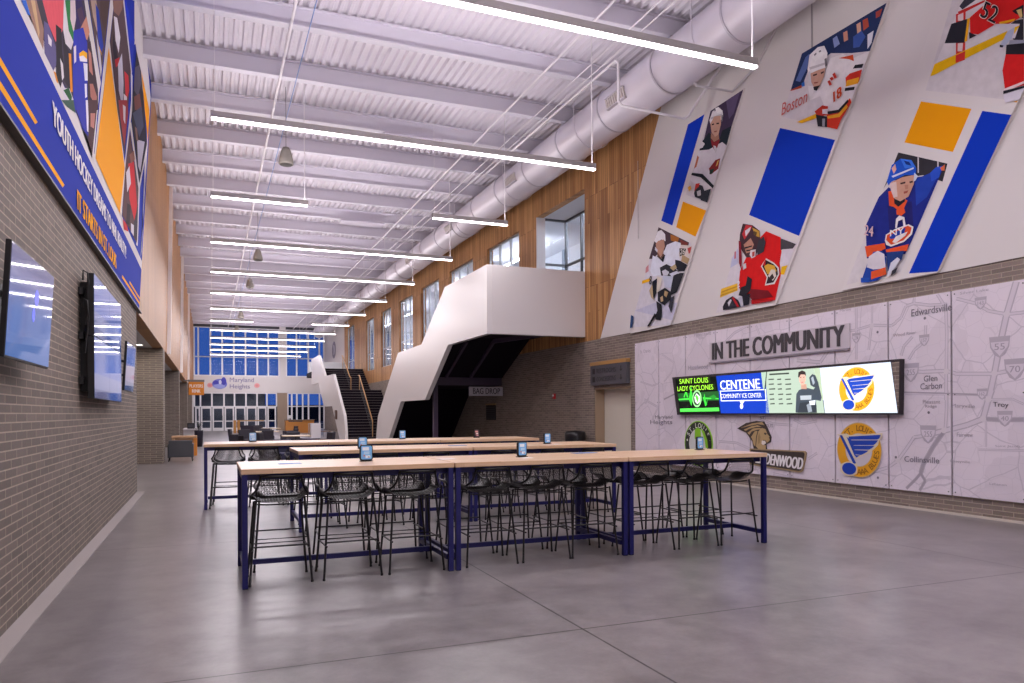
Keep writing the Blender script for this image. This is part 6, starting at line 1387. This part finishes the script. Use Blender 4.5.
# wood and dark furniture near the doors
t = thing('wood_partition', 'slatted wood end panel and rail of a dark seating booth near the far doors', 'partition', (2.0, 64.0, 0))
MB().box(-.25, -.04, 0, -.04, .04, 1.05, M('c08a45', .5)).box(.04, -.04, 0, .25, .04, 1.05, M('c08a45', .5)).build('end_panel', t)
MB().box(.26, -.04, .97, 2.1, .04, 1.05, M('c6a06c', .5)).build('top_rail', t)
MB().box(.3, .1, .10, 2.0, .6, .62, M('2a2436', .7)).box(.3, .06, 0, 2.0, .1, .62, M('2a2436', .7)).build('seat_block', t)
t = thing('reception_desk', 'orange-brown wood reception desk in front of the far brick pillar', 'desk', (6.75, 62.5, 0))
MB().box(-1.12, -.4, .0, 1.12, .4, 1.02, M('c07f38', .45)).build('body', t, bevel=.01)
MB().box(-1.16, -.45, 1.02, 1.16, .45, 1.07, M('8c7c6c', .4)).build('worktop', t, bevel=.005)
MB().box(-.9, -.408, .90, .2, -.402, 1.0, M('4b4644', .5)).build('name_strip', t)
t = thing('desk_monitor', 'small white monitor on the left end of the wood reception desk', 'monitor', (5.95, 62.4, 1.071))
MB().box(-.16, -.02, .1, .16, .02, .36, M('e4e2e6', .3)).build('screen_case', t, bevel=.01); MB().box(-.03, -.01, .015, .03, .03, .12, m_alu).box(-.1, -.06, 0, .1, .08, .015, m_alu).build('stand', t)
t = thing('white_cabinet', 'plain white square cabinet right of the reception desk', 'cabinet', (5.96, 46.5, 0))
MB().box(-.29, -.3, .04, .29, .3, .96, M('dcd9de', .4)).build('body', t, bevel=.01); MB().box(-.26, -.26, 0, .26, .26, .04, m_black).build('plinth', t); MB().box(-.27, -.306, .08, .27, -.301, .92, M('e3e0e4', .35)).build('door', t)
def cafe_table(x, y, w_, d_, label):
    t = thing('cafe_table', label, 'table', (x, y, 0), group='pale lounge tables')
    MB().box(-w_ / 2, -d_ / 2, .71, w_ / 2, d_ / 2, .75, M('d3bfa4', .45)).build('tabletop', t, bevel=.006)
    MB().tube([(0, 0, .02), (0, 0, .71)], .035, m_black, 10).build('column', t)
    MB().lathe([(0, 0), (.28, 0), (.28, .012), (.05, .03)], (0, 0, 0), m_black, 20).build('base', t)
cafe_table(2.45, 36.0, 1.0, .8, 'pale square cafe table in the lounge, left one seen over the back bar tables')
cafe_table(2.95, 28.5, 1.0, .8, 'pale square cafe table in the lounge, right one nearer the white stair')
cafe_table(3.2, 44.0, 1.0, .8, 'pale square cafe table farthest back in the lounge')
DF = M('2b2733', .65)
for x, y, rz, lab in ((1.55, 35.4, .3, 'dark lounge chair left of the left pale cafe table'), (1.25, 37.5, 1.4, 'dark lounge chair behind the pale blue table sign'), (2.35, 34.7, math.pi, 'dark chair with its back to the camera before the left pale table'), (3.4, 36.4, -1.5, 'dark chair right of the left pale cafe table'), (2.5, 38.0, 0, 'dark chair beyond the left pale cafe table'),
                      (2.1, 29.2, 1.2, 'dark chair left of the nearer pale cafe table'), (3.1, 30.2, .1, 'dark chair beyond the nearer pale cafe table'), (3.95, 29.0, -1.3, 'dark chair right of the nearer pale cafe table'), (2.7, 45.6, .2, 'dark chair beyond the farthest pale cafe table'), (4.2, 44.2, -1.4, 'dark chair right of the farthest pale cafe table')):
    armchair(x, y, rz, .58, .84, DF, m_black, lab, group='dark lounge chairs')
for x, y, rz, lab in ((2.05, 22.6, .2, 'dark blue lounge chair glimpsed under the back bar table, left one'), (2.75, 23.4, -.4, 'dark blue lounge chair glimpsed under the back bar table, right one')):
    armchair(x, y, rz, .62, .78, M('232544', .6), m_alu, lab, group='dark blue lounge chairs')
t = thing('waste_basket', 'ribbed grey metal waste barrel glimpsed under the back bar table', 'bin', (1.48, 21.6, 0))
b = MB().lathe([(0, 0), (.20, 0), (.23, .3), (.24, .58), (.22, .58), (.20, .05), (0, .05)], (0, 0, 0), M('8d8a8e', .4, .3), 24)
for k in range(24): a = k * math.pi / 12; b.beam((.205 * math.cos(a), .205 * math.sin(a), .01), (.245 * math.cos(a), .245 * math.sin(a), .57), .012, .012, M('6c696e', .4, .3))
b.build('body', t)
b = MB().tube([(.24 * math.cos(k * math.pi / 12), .24 * math.sin(k * math.pi / 12), .585) for k in range(25)], .012, M('a09da2', .35, .4), 6, cap=False); b.build('rim', t)
t = thing('stair_bench', 'short slatted wooden bench at the foot of the farther staircase', 'bench', (6.45, 47.5, 0))
for k in range(4): MB().box(-.55 + k * .3, -.2, .42, -.30 + k * .3, .2, .46, M('8d6f56', .5)).build('slat', t)
for s in (-.5, .5):
    for q in (-.16, .16): MB().box(s - .02, q - .02, 0, s + .02, q + .02, .42, m_alud).build('leg', t)
t = thing('barrier_rail', 'low metal rail with glass panel between the cabinet and far stair', 'railing', (6.75, 50.2, 0))
MB().tube([(-.75, 0, 0), (-.75, 0, .9), (.2, 0, .9), (.2, 0, 0)], .02, m_alu, 8).build('rail', t)
MB().box(-.72, -.006, .12, .17, .006, .85, glass('pane_rail', (.9, .93, .95), .03)).build('glass_panel', t)
t = thing('extinguisher_box', 'small brown box mounted on the white side of the farther stair', 'box', (7.13, 46.0, 1.2)); MB().box(-.06, -.18, 0, .04, .18, .55, M('5d4238', .5)).build('case', t, bevel=.01); MB().box(-.066, -.13, .06, -.061, .13, .48, M('8b8480', .2)).build('window_pane', t)
